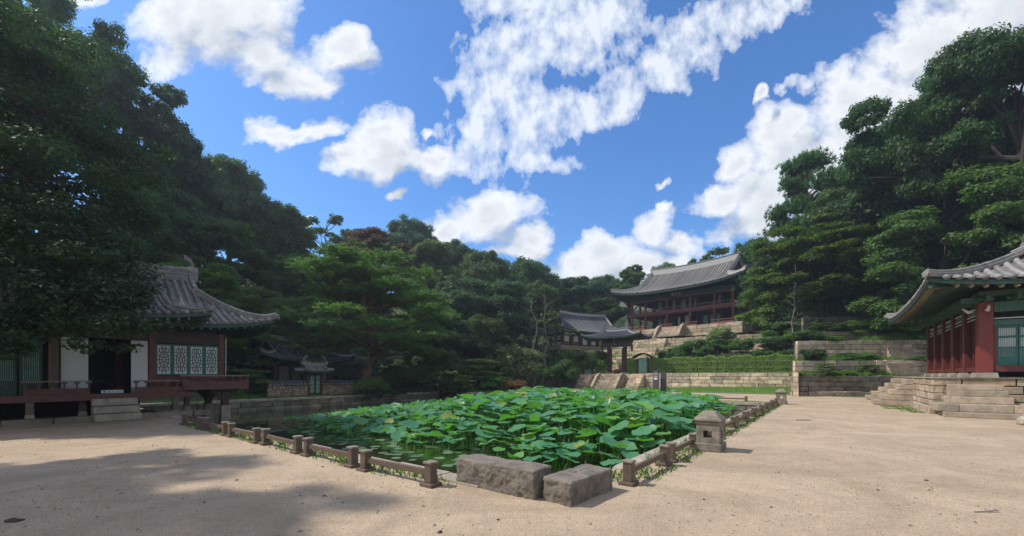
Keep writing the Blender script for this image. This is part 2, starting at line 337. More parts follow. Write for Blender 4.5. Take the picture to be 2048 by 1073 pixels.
def tag(o, label=None, cat=None, group=None, kind=None):
    if label: o['label'] = label
    if cat: o['category'] = cat
    if group: o['group'] = group
    if kind: o['kind'] = kind
    return o
def thing(name, label, cat, loc=(0, 0, 0), rot=0, group=None):
    o = bpy.data.objects.new(name, None); COL.objects.link(o); o.empty_display_size = .2
    o.location = loc; o.rotation_euler = (0, 0, rot); return tag(o, label, cat, group)
def copy_tree(o, parent=None):
    c = o.copy(); COL.objects.link(c); c.parent = parent
    for ch in list(o.children): copy_tree(ch, c)
    return c
# ---------------------------------------------------------------- terrain
ND = [(47, 2.9), (50.5, 4.1), (54, 5.4), (57.5, 6.9), (61, 7.6)]
RT = [(34, 1.5), (36.5, 2.72), (39.5, 4.5), (43, 5.5), (49, 7.6)]
def sstep(x, a, b): t = min(1, max(0, (x-a)/(b-a))); return t*t*(3-2*t)
RY = [(31.4, 1.5), (33.3, 2.72), (35.7, 4.5), (38.5, 5.5), (43.2, 7.5)]; RA = R(-6); RX0, RY0 = 21.0, 30.74
def ryr(a, b):
    x = F0[0]+a*U[0]+b*V[0]-RX0; y = F0[1]+a*U[1]+b*V[1]-RY0; return RY0-x*math.sin(RA)+y*math.cos(RA)
def terrain(a, b, full=False):
    h = 0.
    if b > 0:
        h = .42*sstep(a, 35, 41.9)*sstep(-b, -20, -1)
        if a > 42.21:
            h = 1.72+.2*sstep(-b, -18, 0)
            for aa, z in ND:
                if a > aa+.21: h = z
            if a > 62: h = 7.6+max(0, a-78)*.28
    else:
        yr = ryr(a, b)
        if yr > 45.2: h = 7.4+(yr-45.2)*.22
        elif full:
            for yk, z in RY:
                if yr > yk+.2: h = z
    hw = max(0, b-31)*.42
    if b > 31: h = max(h, min(hw, 17)+max(0, min(b-71, 60))*.1)
    if a < -7: h = max(h, sstep(b, 6, 20)*min((-a-7)*.38, 16))
    if b < -32: h = max(h, min((-b-32)*.3, 10))
    return h
def tz(x, y): return terrain(*inv(x, y), full=True)
PA0, PA1, PB0, PB1, WZ = .63, 22.8, .6, 27.0, -.70
al = set(np.arange(-70, 190, 2.5).tolist()); bl = set(np.arange(-90, 150, 2.5).tolist())
for q in [PA0, PA1, 31, 32, 35, 42.2, 42.22, 49.3, 62, 62.05]+[x for z in ND+RT for x in (z[0]+.2, z[0]+.22)]: al.add(q)
for q in [PB0, PB1, 0, .02, 31]: bl.add(q)
al = sorted(al); bl = sorted(bl)
g = MB(); vid = {}
rnd = random.Random(3)
for i, a in enumerate(al):
    for j, b in enumerate(bl):
        h = terrain(a, b); p = fr(a, b)
        if h > 9 or b > 33: h += rnd.uniform(-.3, .3)
        vid[i, j] = len(g.v); g.v.append((p.x, p.y, h))
for i in range(len(al)-1):
    for j in range(len(bl)-1):
        ca, cb_ = (al[i]+al[i+1])/2, (bl[j]+bl[j+1])/2
        if PA0 < ca < PA1 and PB0 < cb_ < PB1: continue
        mi = 0
        if cb_ > 27.5 or ca < -7 and cb_ > 14 or cb_ < -32 or (cb_ > 19 and ca < .7): mi = 1  # dark soil under the lattice pavilion stands in for underfloor shade
        if ca > 35 and cb_ > 0 or (ca > 34 and cb_ <= 0): mi = 2 if ca < 60 else 1
        g.f.append((vid[i, j], vid[i+1, j], vid[i+1, j+1], vid[i, j+1])); g.m.append(mi)
gr = g.build('ground', ['sand', 'soil', 'turf']); tag(gr, kind='structure')
# far ground to the horizon
q = MB(); S = 400
q.add([(-S, -S, -2.5), (S, -S, -2.5), (S, S, -2.5), (-S, S, -2.5)], [(0, 1, 2, 3)])
tag(q.build('terrain', 'soil'), kind='structure')
q = MB(); c = [fr(PA0-.05, PB0-.05, WZ), fr(PA1+.05, PB0-.05, WZ), fr(PA1+.05, PB1+.05, WZ), fr(PA0-.05, PB1+.05, WZ)]
q.add(c, [(0, 1, 2, 3)]); tag(q.build('water', 'water'), kind='structure')
# ---------------------------------------------------------------- masonry
def blocks(mb, L, z0, z1, ch, th, seed, lmin=.5, lmax=1.5, mi=0, y0=0, x0=0, jit=.02, core=True, core_mi=1, topjit=0.):
    rn = random.Random(seed); n = max(1, round((z1-z0)/ch)); zs = [z0+(z1-z0)*i/n for i in range(n+1)]
    for k in range(1, n): zs[k] += rn.uniform(-.12, .12)*(z1-z0)/n
    if core: mb.box(x0+.03, x0+L-.03, y0+.06, y0+th, z0, z1-.03, core_mi)
    for k in range(n):
        x = x0
        while x < x0+L-.01:
            w = rn.uniform(lmin, lmax)
            if x+w > x0+L-lmin*.6: w = x0+L-x
            j = rn.uniform(0, jit); g_ = .011
            za, zb = zs[k]+g_*.8, zs[k+1]-g_*.8+(rn.uniform(-topjit, topjit) if k == n-1 else 0)
            if x+w-g_ <= x+g_+.02: break
            mb.box(x+g_, x+w-g_, y0+j-.0, y0+min(th, .35)+rn.uniform(-.03, 0), za, zb, mi, 0)
            # round the block a little: inset front top edge verts
            b8 = len(mb.v)-8
            for t, (dx, dz) in zip((0, 1, 4, 5), ((1, 1), (-1, 1), (1, -1), (-1, -1))):
                X, Y, Z = mb.v[b8+t]; mb.v[b8+t] = (X+dx*rn.uniform(.0, .02), Y+rn.uniform(-.01, .015), Z+dz*rn.uniform(0, .015))
            x += w
    return mb
def wall_thing(name, label, cat, loc, rot, L, z0, z1, ch, th, seed, mat='wall', group=None, **k):
    r = thing(name, label, cat, loc, rot, group); mb = MB(); blocks(mb, L, z0, z1, ch, th, seed, **k)
    mb.build('masonry', [mat, 'core'], r, bevel=.012); return r
# pond lining: west (far) wall, north wall, inner faces of near walls and the coping all round
r = thing('pond_wall', 'low stone retaining wall lining the square pond all round', 'retaining wall', fr(PA0, PB1), RW)
mb = MB(); blocks(mb, PA1-PA0, WZ-.6, -.13, .36, .5, 5, .5, 1.3, y0=0)
o = mb.build('far_side_masonry', ['old_shaded_wall', 'core'], r, bevel=.012)
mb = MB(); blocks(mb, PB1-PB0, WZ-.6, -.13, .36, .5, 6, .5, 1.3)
o = mb.build('north_side_masonry', ['old_shaded_wall', 'core'], r, bevel=.012)
o.rotation_euler = (0, 0, RN-RW); o.location = (PA1-PA0, 0, 0)
mb = MB()
mb.box(0, PA1-PA0, -(PB1-PB0)-.3, -(PB1-PB0), WZ-.6, -.13); mb.box(-.3, 0, -(PB1-PB0)-.3, .3, WZ-.6, -.13)
mb.build('near_side_masonry', 'old_shaded_wall', r)
def coping(side):
    mb = MB(); rn = random.Random(side)
    L = (PA1-PA0) if side in (0, 2) else (PB1-PB0)
    x = -.3 if side != 3 else 1.0
    L2 = L+.3 if side != 2 else L-2.0
    while x < L2:
        w = min(rn.uniform(.7, 1.6), L2-x)
        if w < .1: break
        ww = rn.uniform(.27, .34)
        mb.box(x+.008, x+w-.008, -.04+rn.uniform(-.02, .02), ww, -.135, .022+rn.uniform(-.008, .012)); x += w
    return mb
for side, (lx, ly, rz) in enumerate([(0, 0, 0), (PA1-PA0, 0, -90), (PA1-PA0, -(PB1-PB0), 180), (0, -(PB1-PB0), 90)]):
    o = coping(side).build('coping', 'coping', r, bevel=.012); o.location = (lx, ly, 0.001*side); o.rotation_euler = (0, 0, R(rz))
# gate retaining wall (two stretches beside the stairs)
GA, GB = 42.0, 18.2
def nloc(a, b, z=0): return fr(a, b, z)
def rwall(name, label, cat, a, b0, b1, z0, z1, seed, mat='wall', ch=.42, th=.6, **k):
    return wall_thing(name, label, cat, nloc(a, b0), RN, b0-b1, z0, z1, ch, th, seed, mat, **k)
rwall('retaining_wall', 'long low pale granite wall below the clipped hedge', 'retaining wall', GA, 14.3, .1, 0, 1.78, 11, 'wall', .36, lmin=.7, lmax=2.0)
rwall('retaining_wall', 'dark granite retaining wall west of the gate stairs', 'retaining wall', GA, 44, 22.1, -.1, 1.7, 12, 'old_shaded_wall', .36, lmin=.6, lmax=1.6)
rwall('retaining_wall', 'tan granite wall carrying the small tiled gate', 'retaining wall', GA, 22.05, 14.35, 0, 1.72, 13, 'podium', .5, lmin=.7, lmax=1.8)
# stairs in front of the gate
def stair(mb, x0, x1, y0, depth, z0, z1, n, seed=1, th=.04, mi=0, ov=.0):
    rn = random.Random(seed); d = depth/n; h = (z1-z0)/n
    for i in range(n):
        cuts = [x0, x1] if x1-x0 < 1.3 else [x0, x0+(x1-x0)*rn.uniform(.35, .65), x1]
        for c0, c1 in zip(cuts, cuts[1:]):
            j = rn.uniform(-.015, .015)
            mb.box(c0+.006, c1-.006, y0+i*d+j, y0+depth, z0+i*h+.012, z0+(i+1)*h-.006, mi)
    return mb
st = thing('stone_stairway', 'wide granite stairs with curved side stones leading up to the tiled gate', 'stairs', nloc(GA-2.3, GB+1.35), RN)
stair(MB(), 0, 2.5, 0, 2.28, 0, 1.72, 5, 3).build('tread', 'steps', st, bevel=.015)
for xx in (-.36, 2.52):
    mb = MB(); n = 12; pts = []
    for i in range(n+1):
        t = i/n; y = -.25+t*2.5; z = .25+1.95*math.sin(min(1, t*1.15)*math.pi/2)**1.15*.95
        pts.append((xx+.17, y, 0)); 
        pts[-1] = (xx+.17, y, 0)
    hh = [.3+1.5*math.sin(min(1., (i/n)*1.15)*math.pi/2)**1.3 for i in range(n+1)]
    mb.sweep(pts, .34, hh); mb.build('side_stone', 'steps', st, bevel=.04)
for b_, lab in ((22.3, 'narrow rough stone stairs west of the gate stairs'), (15.9, 'narrow rough stone stairs east of the gate stairs')):
    s2 = thing('side_stairway', lab, 'stairs', nloc(GA-1.9, b_), RN)
    stair(MB(), 0, 1.5, 0, 1.88, 0, 1.6, 5, 9).build('tread', 'wall', s2, bevel=.03)
# terraces behind the gate
for i, (a_, z_) in enumerate(ND[:-1]):
    zlo = ([1.7]+[x[1] for x in ND])[i]
    rwall('terrace_wall', ['lowest', 'second', 'third', 'highest'][i]+' rough stone terrace wall on the slope behind the hedge', 'terrace wall', a_, 31, 1.0, zlo-.1, z_+.02, 20+i, 'wall', .4, lmin=.4, lmax=1.5, topjit=.05, jit=.045)
st = thing('stone_stairway', 'long worn stone stairs climbing the terraces to the two-storey pavilion', 'stairs', nloc(44.6, 19.2), RN)
zz = [1.72, 2.9, 4.1, 5.4, 6.9, 7.6]; aa = [47, 50.5, 54, 57.5, 61]
mb = MB()
for i in range(4): stair(mb, .2*i-.5, .2*i+1.9, aa[i]-44.6-1.5, 1.6, zz[i], zz[i+1]+.03, 4, i)
mb.build('tread', 'wall', st, bevel=.03)
# right-hand terraces
labs = ['knee-high stone ledge along the sandy yard at the foot of the terraces', 'lowest mossy terrace wall beyond the sandy yard', 'second terrace wall with grass above and below', 'third terrace wall of large pale blocks', 'fourth terrace wall half hidden under the trees', 'topmost terrace wall under the trees, its stone darkened for shade']
def rpt(yk):      # where the line of a right-hand terrace wall starts (on the line b = 0)
    lo, hi = 20., 80.
    for _ in range(40):
        m_ = (lo+hi)/2
        if ryr(m_, 0) < yk: lo = m_
        else: hi = m_
    return fr(lo, 0)
RL = [(30.75, .32)]+RY
for i, (yk, z_) in enumerate(RL):
    zlo = [0, 0, 1.5, 2.72, 4.5, 5.5][i]; p = rpt(yk); mat = ['steps', 'old_shaded_wall', 'wall', 'wall', 'old_shaded_wall', 'old_shaded_wall'][i]; L = 22  # upper walls take the darker stone, tree shade put into the colour
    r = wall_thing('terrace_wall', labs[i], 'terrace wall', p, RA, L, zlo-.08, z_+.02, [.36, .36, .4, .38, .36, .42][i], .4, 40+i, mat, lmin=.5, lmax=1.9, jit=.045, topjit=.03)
    yn = (RL[i+1][0] if i < 5 else 49.0)+.3; q = rpt(yn)-p; q = Matrix.Rotation(-RA, 3, 'Z')@q
    mb = MB(); zb = -.3; pts = [(.05, .2), (L, .2), (L+2, q.y), (q.x+.05, q.y)]
    mb.add([(x, y, zb) for x, y in pts]+[(x, y, z_-.03) for x, y in pts], [(3, 2, 1, 0), (4, 5, 6, 7)]+[(k, (k+1) % 4, (k+1) % 4+4, k+4) for k in range(4)])
    mb.build('ledge_soil', 'turf' if i else 'sand', r)
mb = MB(); blocks(mb, 9, 0, 1.78, .36, .4, 77)
r = thing('retaining_wall', 'short return wall joining the hedge wall to the terraces', 'retaining wall', fr(42, -.05), R(180)+RW); mb.build('masonry', ['wall', 'core'], r)
for k, (a_, b0, z0, z1, dp, lab) in enumerate([(39.5, -9.3, 2.72, 4.5, .9, 'upper small block of stone steps set into the third terrace wall'), (36.5, -8.2, 1.5, 2.72, .8, 'lower small block of stone steps set into the second terrace wall')]):
    s2 = thing('terrace_steps', lab, 'stairs', ((31.4, 34.1, 0), (29.35, 31.85, 0))[k], RA); stair(MB(), 0, 2.0, 0, dp-.03, z0, z1, 6, 60+k).build('tread', 'steps', s2, bevel=.01)
# ---------------------------------------------------------------- low rail fences round the pond
def fence_section(L, label, cat='low fence', group='low timber rails round the pond'):
    r = thing('rail_fence', label, cat, (0, 0, 0), 0, group)
    for x in (0, L):
        mb = MB(); mb.box(x-.066, x+.066, -.066, .066, .05, .32); mb.build('post', 'wood', r, bevel=.006)
        pm = r.children[-1]
        mb = MB(); mb.box(x-.125, x+.125, -.11, .11, 0, .05); mb.build('base_block', 'wood', pm, bevel=.008)
        mb = MB(); mb.box(x-.08, x+.08, -.08, .08, .322, .355); mb.build('cap', 'woodcap', pm, bevel=.006)
    mb = MB(); mb.box(.074, L-.074, -.03, .03, .15, .235); mb.build('rail', 'wood', r, bevel=.006)
    return r
proto = None; ordn = ['nearest', 'second', 'third', 'fourth', 'fifth', 'sixth', 'seventh', 'eighth', 'ninth', 'tenth', 'eleventh', 'twelfth', 'thirteenth']
def put_fence(p, rot, label, L=1.6):
    global proto
    if proto is None: proto = o = fence_section(L, label)
    else: o = copy_tree(proto)
    n_ = len(label)*7 % 5-2; o.location = p; o.rotation_euler = (0, R(.25*n_), rot+R(.35*n_)); o['label'] = label; return o
b = 2.22
for k in range(6):
    put_fence(fr(0, b+k*2.03, 0), RN+R(180), ordn[k]+' brown rail from the long boulder in the fence running to the pavilion')
a = 1.83
for k in range(10):
    if k == 2: a += .55
    put_fence(fr(a, 0, 0), RW, ordn[k]+' brown rail from the short boulder in the fence toward the far stone lantern'); a += 2.0
for k in range(4):
    put_fence(fr(23.35, 1.6+k*2.0, 0), RN+R(180), ordn[k]+' rail from the far lantern in the fence across the far bank')
# ---------------------------------------------------------------- stone lanterns
def lantern(p, rot, label):
    r = thing('stone_lantern', label, 'stone lantern', p, rot, 'squat stone lanterns on the pond bank')
    MB().box(-.27, .27, -.27, .27, 0, .17).build('base', 'lantern', r, bevel=.02)
    mb = MB(); s = .225; T_ = .07; w = .085; z0, z1 = .172, .56; h0, h1 = .28, .43
    for (x0, x1, y0, y1) in ((-s, s, -s, -s+T_), (-s, s, s-T_, s), (-s, -s+T_, -s+T_, s-T_), (s-T_, s, -s+T_, s-T_)):
        mb.box(x0, x1, y0, y1, z0, h0); mb.box(x0, x1, y0, y1, h1, z1)
        if x1-x0 > .3: mb.box(x0, -w, y0, y1, h0, h1); mb.box(w, x1, y0, y1, h0, h1)
        else: mb.box(x0, x1, y0, -w, h0, h1); mb.box(x0, x1, w, y1, h0, h1)
    mb.build('light_chamber', 'lantern', r)
    mb = MB(); mb.box(-.245, .245, -.245, .245, .562, .625); mb.box(-.27, .27, -.27, .27, .626, .66); 
    mb.box(-.27, .27, -.27, .27, .661, .83, tp=.15); mb.build('roof_stone', 'lantern', r, bevel=.012)
    return r
pl = gpt(1420, 900)
lantern(pl, RN, 'near squat stone lantern with square window, beside the rail fence')
lantern(fr(22.9, -.15), RN, 'far stone lantern at the corner of the sandy yard and far bank')
# ---------------------------------------------------------------- the two boulders on the corner
from mathutils import noise as mn
def rock(mb_name, L, W_, H, seed, parent, mat='boulder', cuts=(34, 12, 12), rough=.032, rnd=.032, slots=()):
    nx, ny, nz = cuts; rn = Vector((seed*3.1, seed*1.7, seed*.9)); me = bpy.data.meshes.new(mb_name)
    import bmesh
    bm = bmesh.new(); bmesh.ops.create_cube(bm, size=1)
    bm.edges.ensure_lookup_table()
    for ax, n in ((0, nx), (1, ny), (2, nz)):
        es = [e for e in bm.edges if abs((e.verts[0].co-e.verts[1].co)[ax]) > .99]
        bmesh.ops.subdivide_edges(bm, edges=es, cuts=n, use_grid_fill=True) if 0 else None
    bm.free(); bm = bmesh.new()
    def face(o, du, dv, nu, nv):
        g_ = [[bm.verts.new(o+du*(i/nu)+dv*(j/nv)) for j in range(nv+1)] for i in range(nu+1)]
        for i in range(nu):
            for j in range(nv): bm.faces.new((g_[i][j], g_[i+1][j], g_[i+1][j+1], g_[i][j+1]))
    X, Y, Z = Vector((L, 0, 0)), Vector((0, W_, 0)), Vector((0, 0, H)); O = Vector((0, 0, 0))
    face(O, X, Z, nx, nz); face(O+Y, Z, X, nz, nx); face(O, Z, Y, nz, ny); face(O+X, Y, Z, ny, nz); face(O+Z, X, Y, nx, ny); face(O, Y, X, ny, nx)
    bmesh.ops.remove_doubles(bm, verts=bm.verts, dist=.0005)
    for v in bm.verts:
        p = v.co.copy(); c_ = [p.x, p.y, p.z]; S_ = [L, W_, H]
        q_ = Vector([min(max(c_[i], rnd), S_[i]-rnd) for i in range(3)]); d = p-q_
        if d.length > 1e-6: p = q_+d.normalized()*min(d.length, rnd)
        nn = mn.fractal(p*5+rn, .9, 2.1, 5)*rough + mn.fractal(p*18+rn, 1, 2, 3)*rough*.35
        dd = (p-Vector((L/2, W_/2, H/2))); dd = Vector((dd.x/L, dd.y/W_, dd.z/H)).normalized()
        top = p.z > H-.03
        p += dd*nn*(.35 if top else 1.0)
        p.z -= .05*mn.noise(Vector((p.x*1.3, 3, seed)))
        for s_ in slots:
            if abs(p.x-s_) < .012: p -= dd*.006
        v.co = p
    bm.to_mesh(me); bm.free()
    me.polygons.foreach_set('use_smooth', [True]*len(me.polygons)); me.materials.append(M[mat])
    return link(mb_name, me, parent)
o = rock('boulder', 1.42, .44, .40, 1, None, cuts=(90, 28, 26), slots=(.92,)); o.location = gpt(911, 966)+Vector((0, 0, -.03)); o.rotation_euler = (0, 0, RN)
tag(o, 'long dark rough-hewn stone block at the pond corner', 'stone block')
o = rock('boulder', .44, 1.02, .34, 4, None, cuts=(28, 66, 24)); o.location = gpt(1080, 1000)+Vector((.03, -.02, -.03)); o.rotation_euler = (0, 0, RN-R(4))
tag(o, 'shorter dark stone block with a grooved top beside the longer one', 'stone block')
o2 = MB().box(.06, .2, .38, .98, .325, .345).build('ledge', 'boulder', o, bevel=.01)
# small debris in the yard
rn = random.Random(8)
for (px, py, s) in [(645, 935, .04), (350, 925, .04), (470, 962, .05), (410, 1005, .03), (645, 994, .04), (1560, 946, .03), (1850, 962, .05), (1760, 982, .04), (1700, 895, .03), (1545, 1015, .03), (1410, 1000, .03), (1000, 1040, .035), (880, 1068, .05)]:
    p = gpt(px, py); o = rock('fallen_leaf', s*1.0, s*.7, .01, px, None, 'bark', (4, 3, 1), .006, .004); o.location = p+Vector((0, 0, .002)); o.rotation_euler = (0, 0, rn.uniform(0, 6))
    tag(o, 'small dark fallen leaf lying on the sandy yard', 'leaf', 'fallen leaves on the sand')
o = MB().box(-.24, .24, -.06, .06, 0, .012).build('drain_slot', 'black', None); o.location = gpt(1606, 841)+Vector((0, 0, .003)); tag(o, 'narrow dark drain slot lying in the sandy yard', 'drain')
o = rock('fallen_twig', .28, .02, .012, 3, None, 'barkgrey', (10, 2, 1), .01, .004); o.location = gpt(1950, 1026)+Vector((0, 0, .003)); tag(o, 'thin grey twig lying in the sand before the red hall', 'twig')
o = rock('fallen_leaf', .14, .09, .03, 9, None, 'bark', (6, 4, 2), .02, .01); o.location = gpt(6, 1046); tag(o, 'dark curled leaf clump at the bottom left corner of the yard', 'leaf clump')
for i, (px, py, s, lab) in enumerate([(2068, 852, .42, 'rounded pale rock at the foot of the right-hand stairs by the frame edge'), (2085, 832, .5, 'larger rounded rock against the podium at the frame edge')]):
    o = rock('rock', s*1.1, s, s*.8, 20+i, None, 'coping', (14, 12, 10), .06, .18); o.location = gpt(px, py)-Vector((s*.5, 0, .05)); tag(o, lab, 'rock')
# info boards
for (px, lab, scr) in [(1312, 'dark standing board with pale printed panels by the wall', 1), (1327, 'plain dark standing board beside the printed board', 0)]:
    p = gpt(px, 784); r = thing('info_board', lab, 'sign', p, RN-R(5))
    MB().box(-.27, .27, -.05, .05, 0, 1.98 if scr else 1.86).build('board', 'metal', r, bevel=.01)
    if scr:
        mb = MB()
        for k in range(3): mb.box(-.2, .2, -.056, -.0505, 1.72-k*.16, 1.74-k*.16+.02)
        mb.box(-.16, .16, -.056, -.0505, 1.15, 1.32); mb.build('printed_panel', 'paper', r)
# ---------------------------------------------------------------- Korean tiled roof
def roof(root, cx, cy, rz, ex, ey, Lg, ze, zr, lift, sag, sp, tr, step, mats=('tile', 'tilepl', 'dkgreen', 'ochre'), ridge=(.3, .5), seg=12, rafters=True, over=1.6, dbl=False, orn=True, soff=.16, rd=.05, gabmat='darkred', slope=.45, pl=True, hipw=.22, hiph=.24):
    RR = Matrix.Translation((cx, cy, 0)) @ Matrix.Rotation(rz, 4, 'Z')
    def X(p): return RR @ Vector(p)
    def prof(t): return (1-slope)*t+slope*t*t
    def Z(x, y, t): return ze+(zr-ze)*prof(t)+lift*(min(1, abs(x)/ex)**3)*(min(1, abs(y)/ey)**3)*(1-t*.5)+sag*min(1, (x/Lg if Lg > .1 else 0)**2)*t*t
    tg = (ex-Lg)/ey
    body = MB(); roll = MB(); sof = MB(); raf = MB()
    # strips
    def front(sy, x, tm, n=seg):
        return [(x, sy*ey*(1-tm*i/n), Z(x, ey*(1-tm*i/n), tm*i/n)) for i in range(n+1)]
    def side(sx, y, tm, n=seg):
        return [(sx*(ex-ey*tm*i/n), y, Z(ex-ey*tm*i/n, y, tm*i/n)) for i in range(n+1)]
    def sheet(mb, strips, dz, mi=0):
        for a_, b_ in zip(strips, strips[1:]):
            vs = [X((p[0], p[1], p[2]+dz)) for p in a_]+[X((p[0], p[1], p[2]+dz)) for p in b_]; n = len(a_)
            mb.add(vs, [(i, i+1, n+i+1, n+i) for i in range(n-1)], mi)
    def lin(a_, b_, n): return [a_+(b_-a_)*i/n for i in range(n+1)]
    for sy in (-1, 1):
        for xs in (lin(-Lg, Lg, 10) if Lg > .1 else [], lin(Lg, ex, 6), lin(-ex, -Lg, 6)):
            st_ = [front(sy, x, 1 if (abs(x) <= Lg+1e-6 and xs[0] == -Lg and xs[-1] == Lg) else (ex-abs(x))/ey) for x in xs]
            if st_: sheet(body, st_, -.02); sheet(sof, st_, -soff)
    for sx in (-1, 1):
        st_ = [side(sx, y, min(tg, (ey-abs(y))/ey)) for y in lin(-ey, ey, 16)]
        sheet(body, st_, -.02); sheet(sof, st_, -soff)
    # tile rolls
    def roll_on(pts):
        L_ = sum((Vector(a_)-Vector(b_)).length for a_, b_ in zip(pts, pts[1:]))
        if L_ < step*.6: return
        if step > 0:
            n = max(1, int(L_/step)); P = []; Rr = []
            for i in range(n):
                for s_ in (0.02, .98):
                    f = (i+s_)/n*(len(pts)-1); k = min(int(f), len(pts)-2); P.append(Vector(pts[k]).lerp(Vector(pts[k+1]), f-k)); Rr.append(tr*(1.04 if s_ < .5 else .95))
        else: P = pts; Rr = tr
        roll.tube([X(p) for p in P], Rr, 7, half=False if 0 else False, cap=True)
    n = int(ex/sp)
    for k in range(-n, n+1):
        x = k*sp
        if abs(x) > ex-.1: continue
        tm = 1 if abs(x) <= Lg else (ex-abs(x))/ey
        for sy in (-1, 1): roll_on(front(sy, x, tm, max(2, int(seg*tm))))
    n = int(ey/sp)
    for k in range(-n, n+1):
        y = (k+.5)*sp
        if abs(y) > ey-.1: continue
        for sx in (-1, 1): tm = min(tg, (ey-abs(y))/ey); roll_on(side(sx, y, tm, max(2, int(seg*tm))))
    body.build('tile_bed', mats[0], root, smooth=True)
    roll.build('tile_rolls', mats[0], root, smooth=True)
    # eave edge board
    per = [(x, -ey, Z(x, ey, 0)) for x in lin(-ex, ex, 24)]+[(ex, y, Z(ex, y, 0)) for y in lin(-ey, ey, 16)[1:]]+[(x, ey, Z(x, ey, 0)) for x in lin(ex, -ex, 24)[1:]]+[(-ex, y, Z(ex, y, 0)) for y in lin(ey, -ey, 16)[1:]]
    eb = MB(); eb.sweep([X((p[0]*.985, p[1]*.985, p[2]-soff-.02)) for p in per], .07, soff*.8); eb.build('eave_board', mats[2], root)
    # rafters under the eaves
    if rafters:
        r0 = rd
        def rafter(p0, p1, z0, z1, ends=True):
            raf.tube([X((p0[0], p0[1], z0)), X((p1[0], p1[1], z1))], r0, 7, mi=0)
            if ends:
                d = (Vector((p0[0], p0[1], z0))-Vector((p1[0], p1[1], z1))).normalized(); a_ = Vector((p0[0], p0[1], z0)); raf.tube([X(a_), X(a_+d*.012)], r0*.8, 7, mi=1)
        spc = sp*1.15
        for k in range(-int(ex/spc), int(ex/spc)+1):
            x = k*spc
            if abs(x) > ex-over*.35: continue
            xi = x if abs(x) < ex-over else math.copysign(ex-over, x)*1.0
            fx = x*.985
            for sy in (-1, 1):
                t1 = over/ey; rafter((fx, sy*(ey-.3 if dbl else ey-.12)), (xi, sy*(ey-over)), Z(fx, ey, .03)-soff-r0-.03, Z(xi, ey-over, t1)-soff-r0-.02)
                if dbl: raf.sweep([X((fx, sy*(ey-.08), Z(fx, ey, .0)-soff-.1)), X((x*.97+xi*.03, sy*(ey-.75), Z(x, ey-.75, .75/ey)-soff-.08))], r0*1.3, r0*1.3, 2)
        for k in range(-int(ey/spc), int(ey/spc)+1):
            y = k*spc
            if abs(y) > ey-over*.35: continue
            yi = y if abs(y) < ey-over else math.copysign(ey-over, y)
            fy = y*.985
            for sx in (-1, 1):
                t1 = over/ey; rafter((sx*(ex-.3 if dbl else ex-.12), fy), (sx*(ex-over), yi), Z(ex, fy, .03)-soff-r0-.03, Z(ex-over, yi, t1)-soff-r0-.02)
                if dbl: raf.sweep([X((sx*(ex-.08), fy, Z(ex, fy, .0)-soff-.1)), X((sx*(ex-.75), y*.97+yi*.03, Z(ex-.75, y, .75/ey)-soff-.08))], r0*1.3, r0*1.3, 2)
        for sx in (-1, 1):
            for sy in (-1, 1):
                raf.sweep([X((sx*(ex-over-.5), sy*(ey-over-.5), ze+(zr-ze)*prof(over/ey)-soff-.3)), X((sx*(ex-.1), sy*(ey-.1), Z(ex, ey, 0)-soff-.24))], .16, .2, 0)
        sofo = sof.build('eave_soffit', mats[2], root, smooth=True)
        raf.build('rafter_ends', [mats[2], mats[3], mats[3]], sofo)
    else: sof.build('eave_soffit', mats[2], root, smooth=True)
    # ridges
    rw, rh = ridge
    top = [X((x, 0, Z(x, 0, 1)-.08)) for x in lin(-Lg-.12, Lg+.12, 14)]
    rr = MB(); rr.sweep(top, rw, rh, 1, wt=rw*.8); rr.sweep([p+Vector((0, 0, rh)) for p in top], rw*1.15, .05, 0); rr.tube([p+Vector((0, 0, rh+.07)) for p in top], .09 if rw > .2 else .06, 7, 0)
    if not pl:
        rr = MB(); rr.sweep(top, rw, rh, 0, wt=rw*.8)
        for q_ in (.3, .62, 1.0): rr.sweep([p+Vector((0, 0, rh*q_)) for p in top], rw*1.12, .022, 1)
        rr.tube([p+Vector((0, 0, rh+.06)) for p in top], .075, 7, 0)
    ro = rr.build('main_ridge', [mats[0], mats[1]], root)
    if orn:
        for s_ in (-1, 1):
            e = MB(); zt = Z(Lg, 0, 1)-.05
            for pts in ([(-.0, 0, 0), (.02, 0, rh+.1), (-.1, 0, rh+.34), (-.28, 0, rh+.42)],):
                e.sweep([X((s_*(Lg+.1+p[0]), 0, zt+p[2])) for p in pts], .2, .18)
            e.box(-.16, .16, -.13, .13, 0, rh+.12); 
            nb = len(e.v)-8
            for i in range(8): vx = e.v[nb+i]; e.v[nb+i] = tuple(X((vx[0]+s_*(Lg+.12), vx[1], vx[2]+zt)))
            e.build('ridge_end_tile', mats[0], ro)
    def ridge_line(name, pts, w, h):
        rr = MB(); P = [X((p[0], p[1], p[2]-.03)) for p in pts]
        rr.sweep(P, w, h, 1 if pl else 0, wt=w*.85)
        if not pl:
            for q_ in (.35, .75): rr.sweep([p+Vector((0, 0, h*q_)) for p in P], w*1.14, .02, 1)
        rr.tube([p+Vector((0, 0, h+.04)) for p in P], w*.33, 7, 0)
        rr.build(name, [mats[0], mats[1]], root, smooth=False)
        e = P[-1]; d = (P[-1]-P[-2]); d.z = 0; d.normalize(); mb = MB()
        mb.tube([e-d*.1+Vector((0, 0, h*.5)), e+d*.1+Vector((0, 0, h*.55))], w*.5, 9); mb.build('ridge_cap', mats[0], bpy.data.objects[root.children[-1].name])
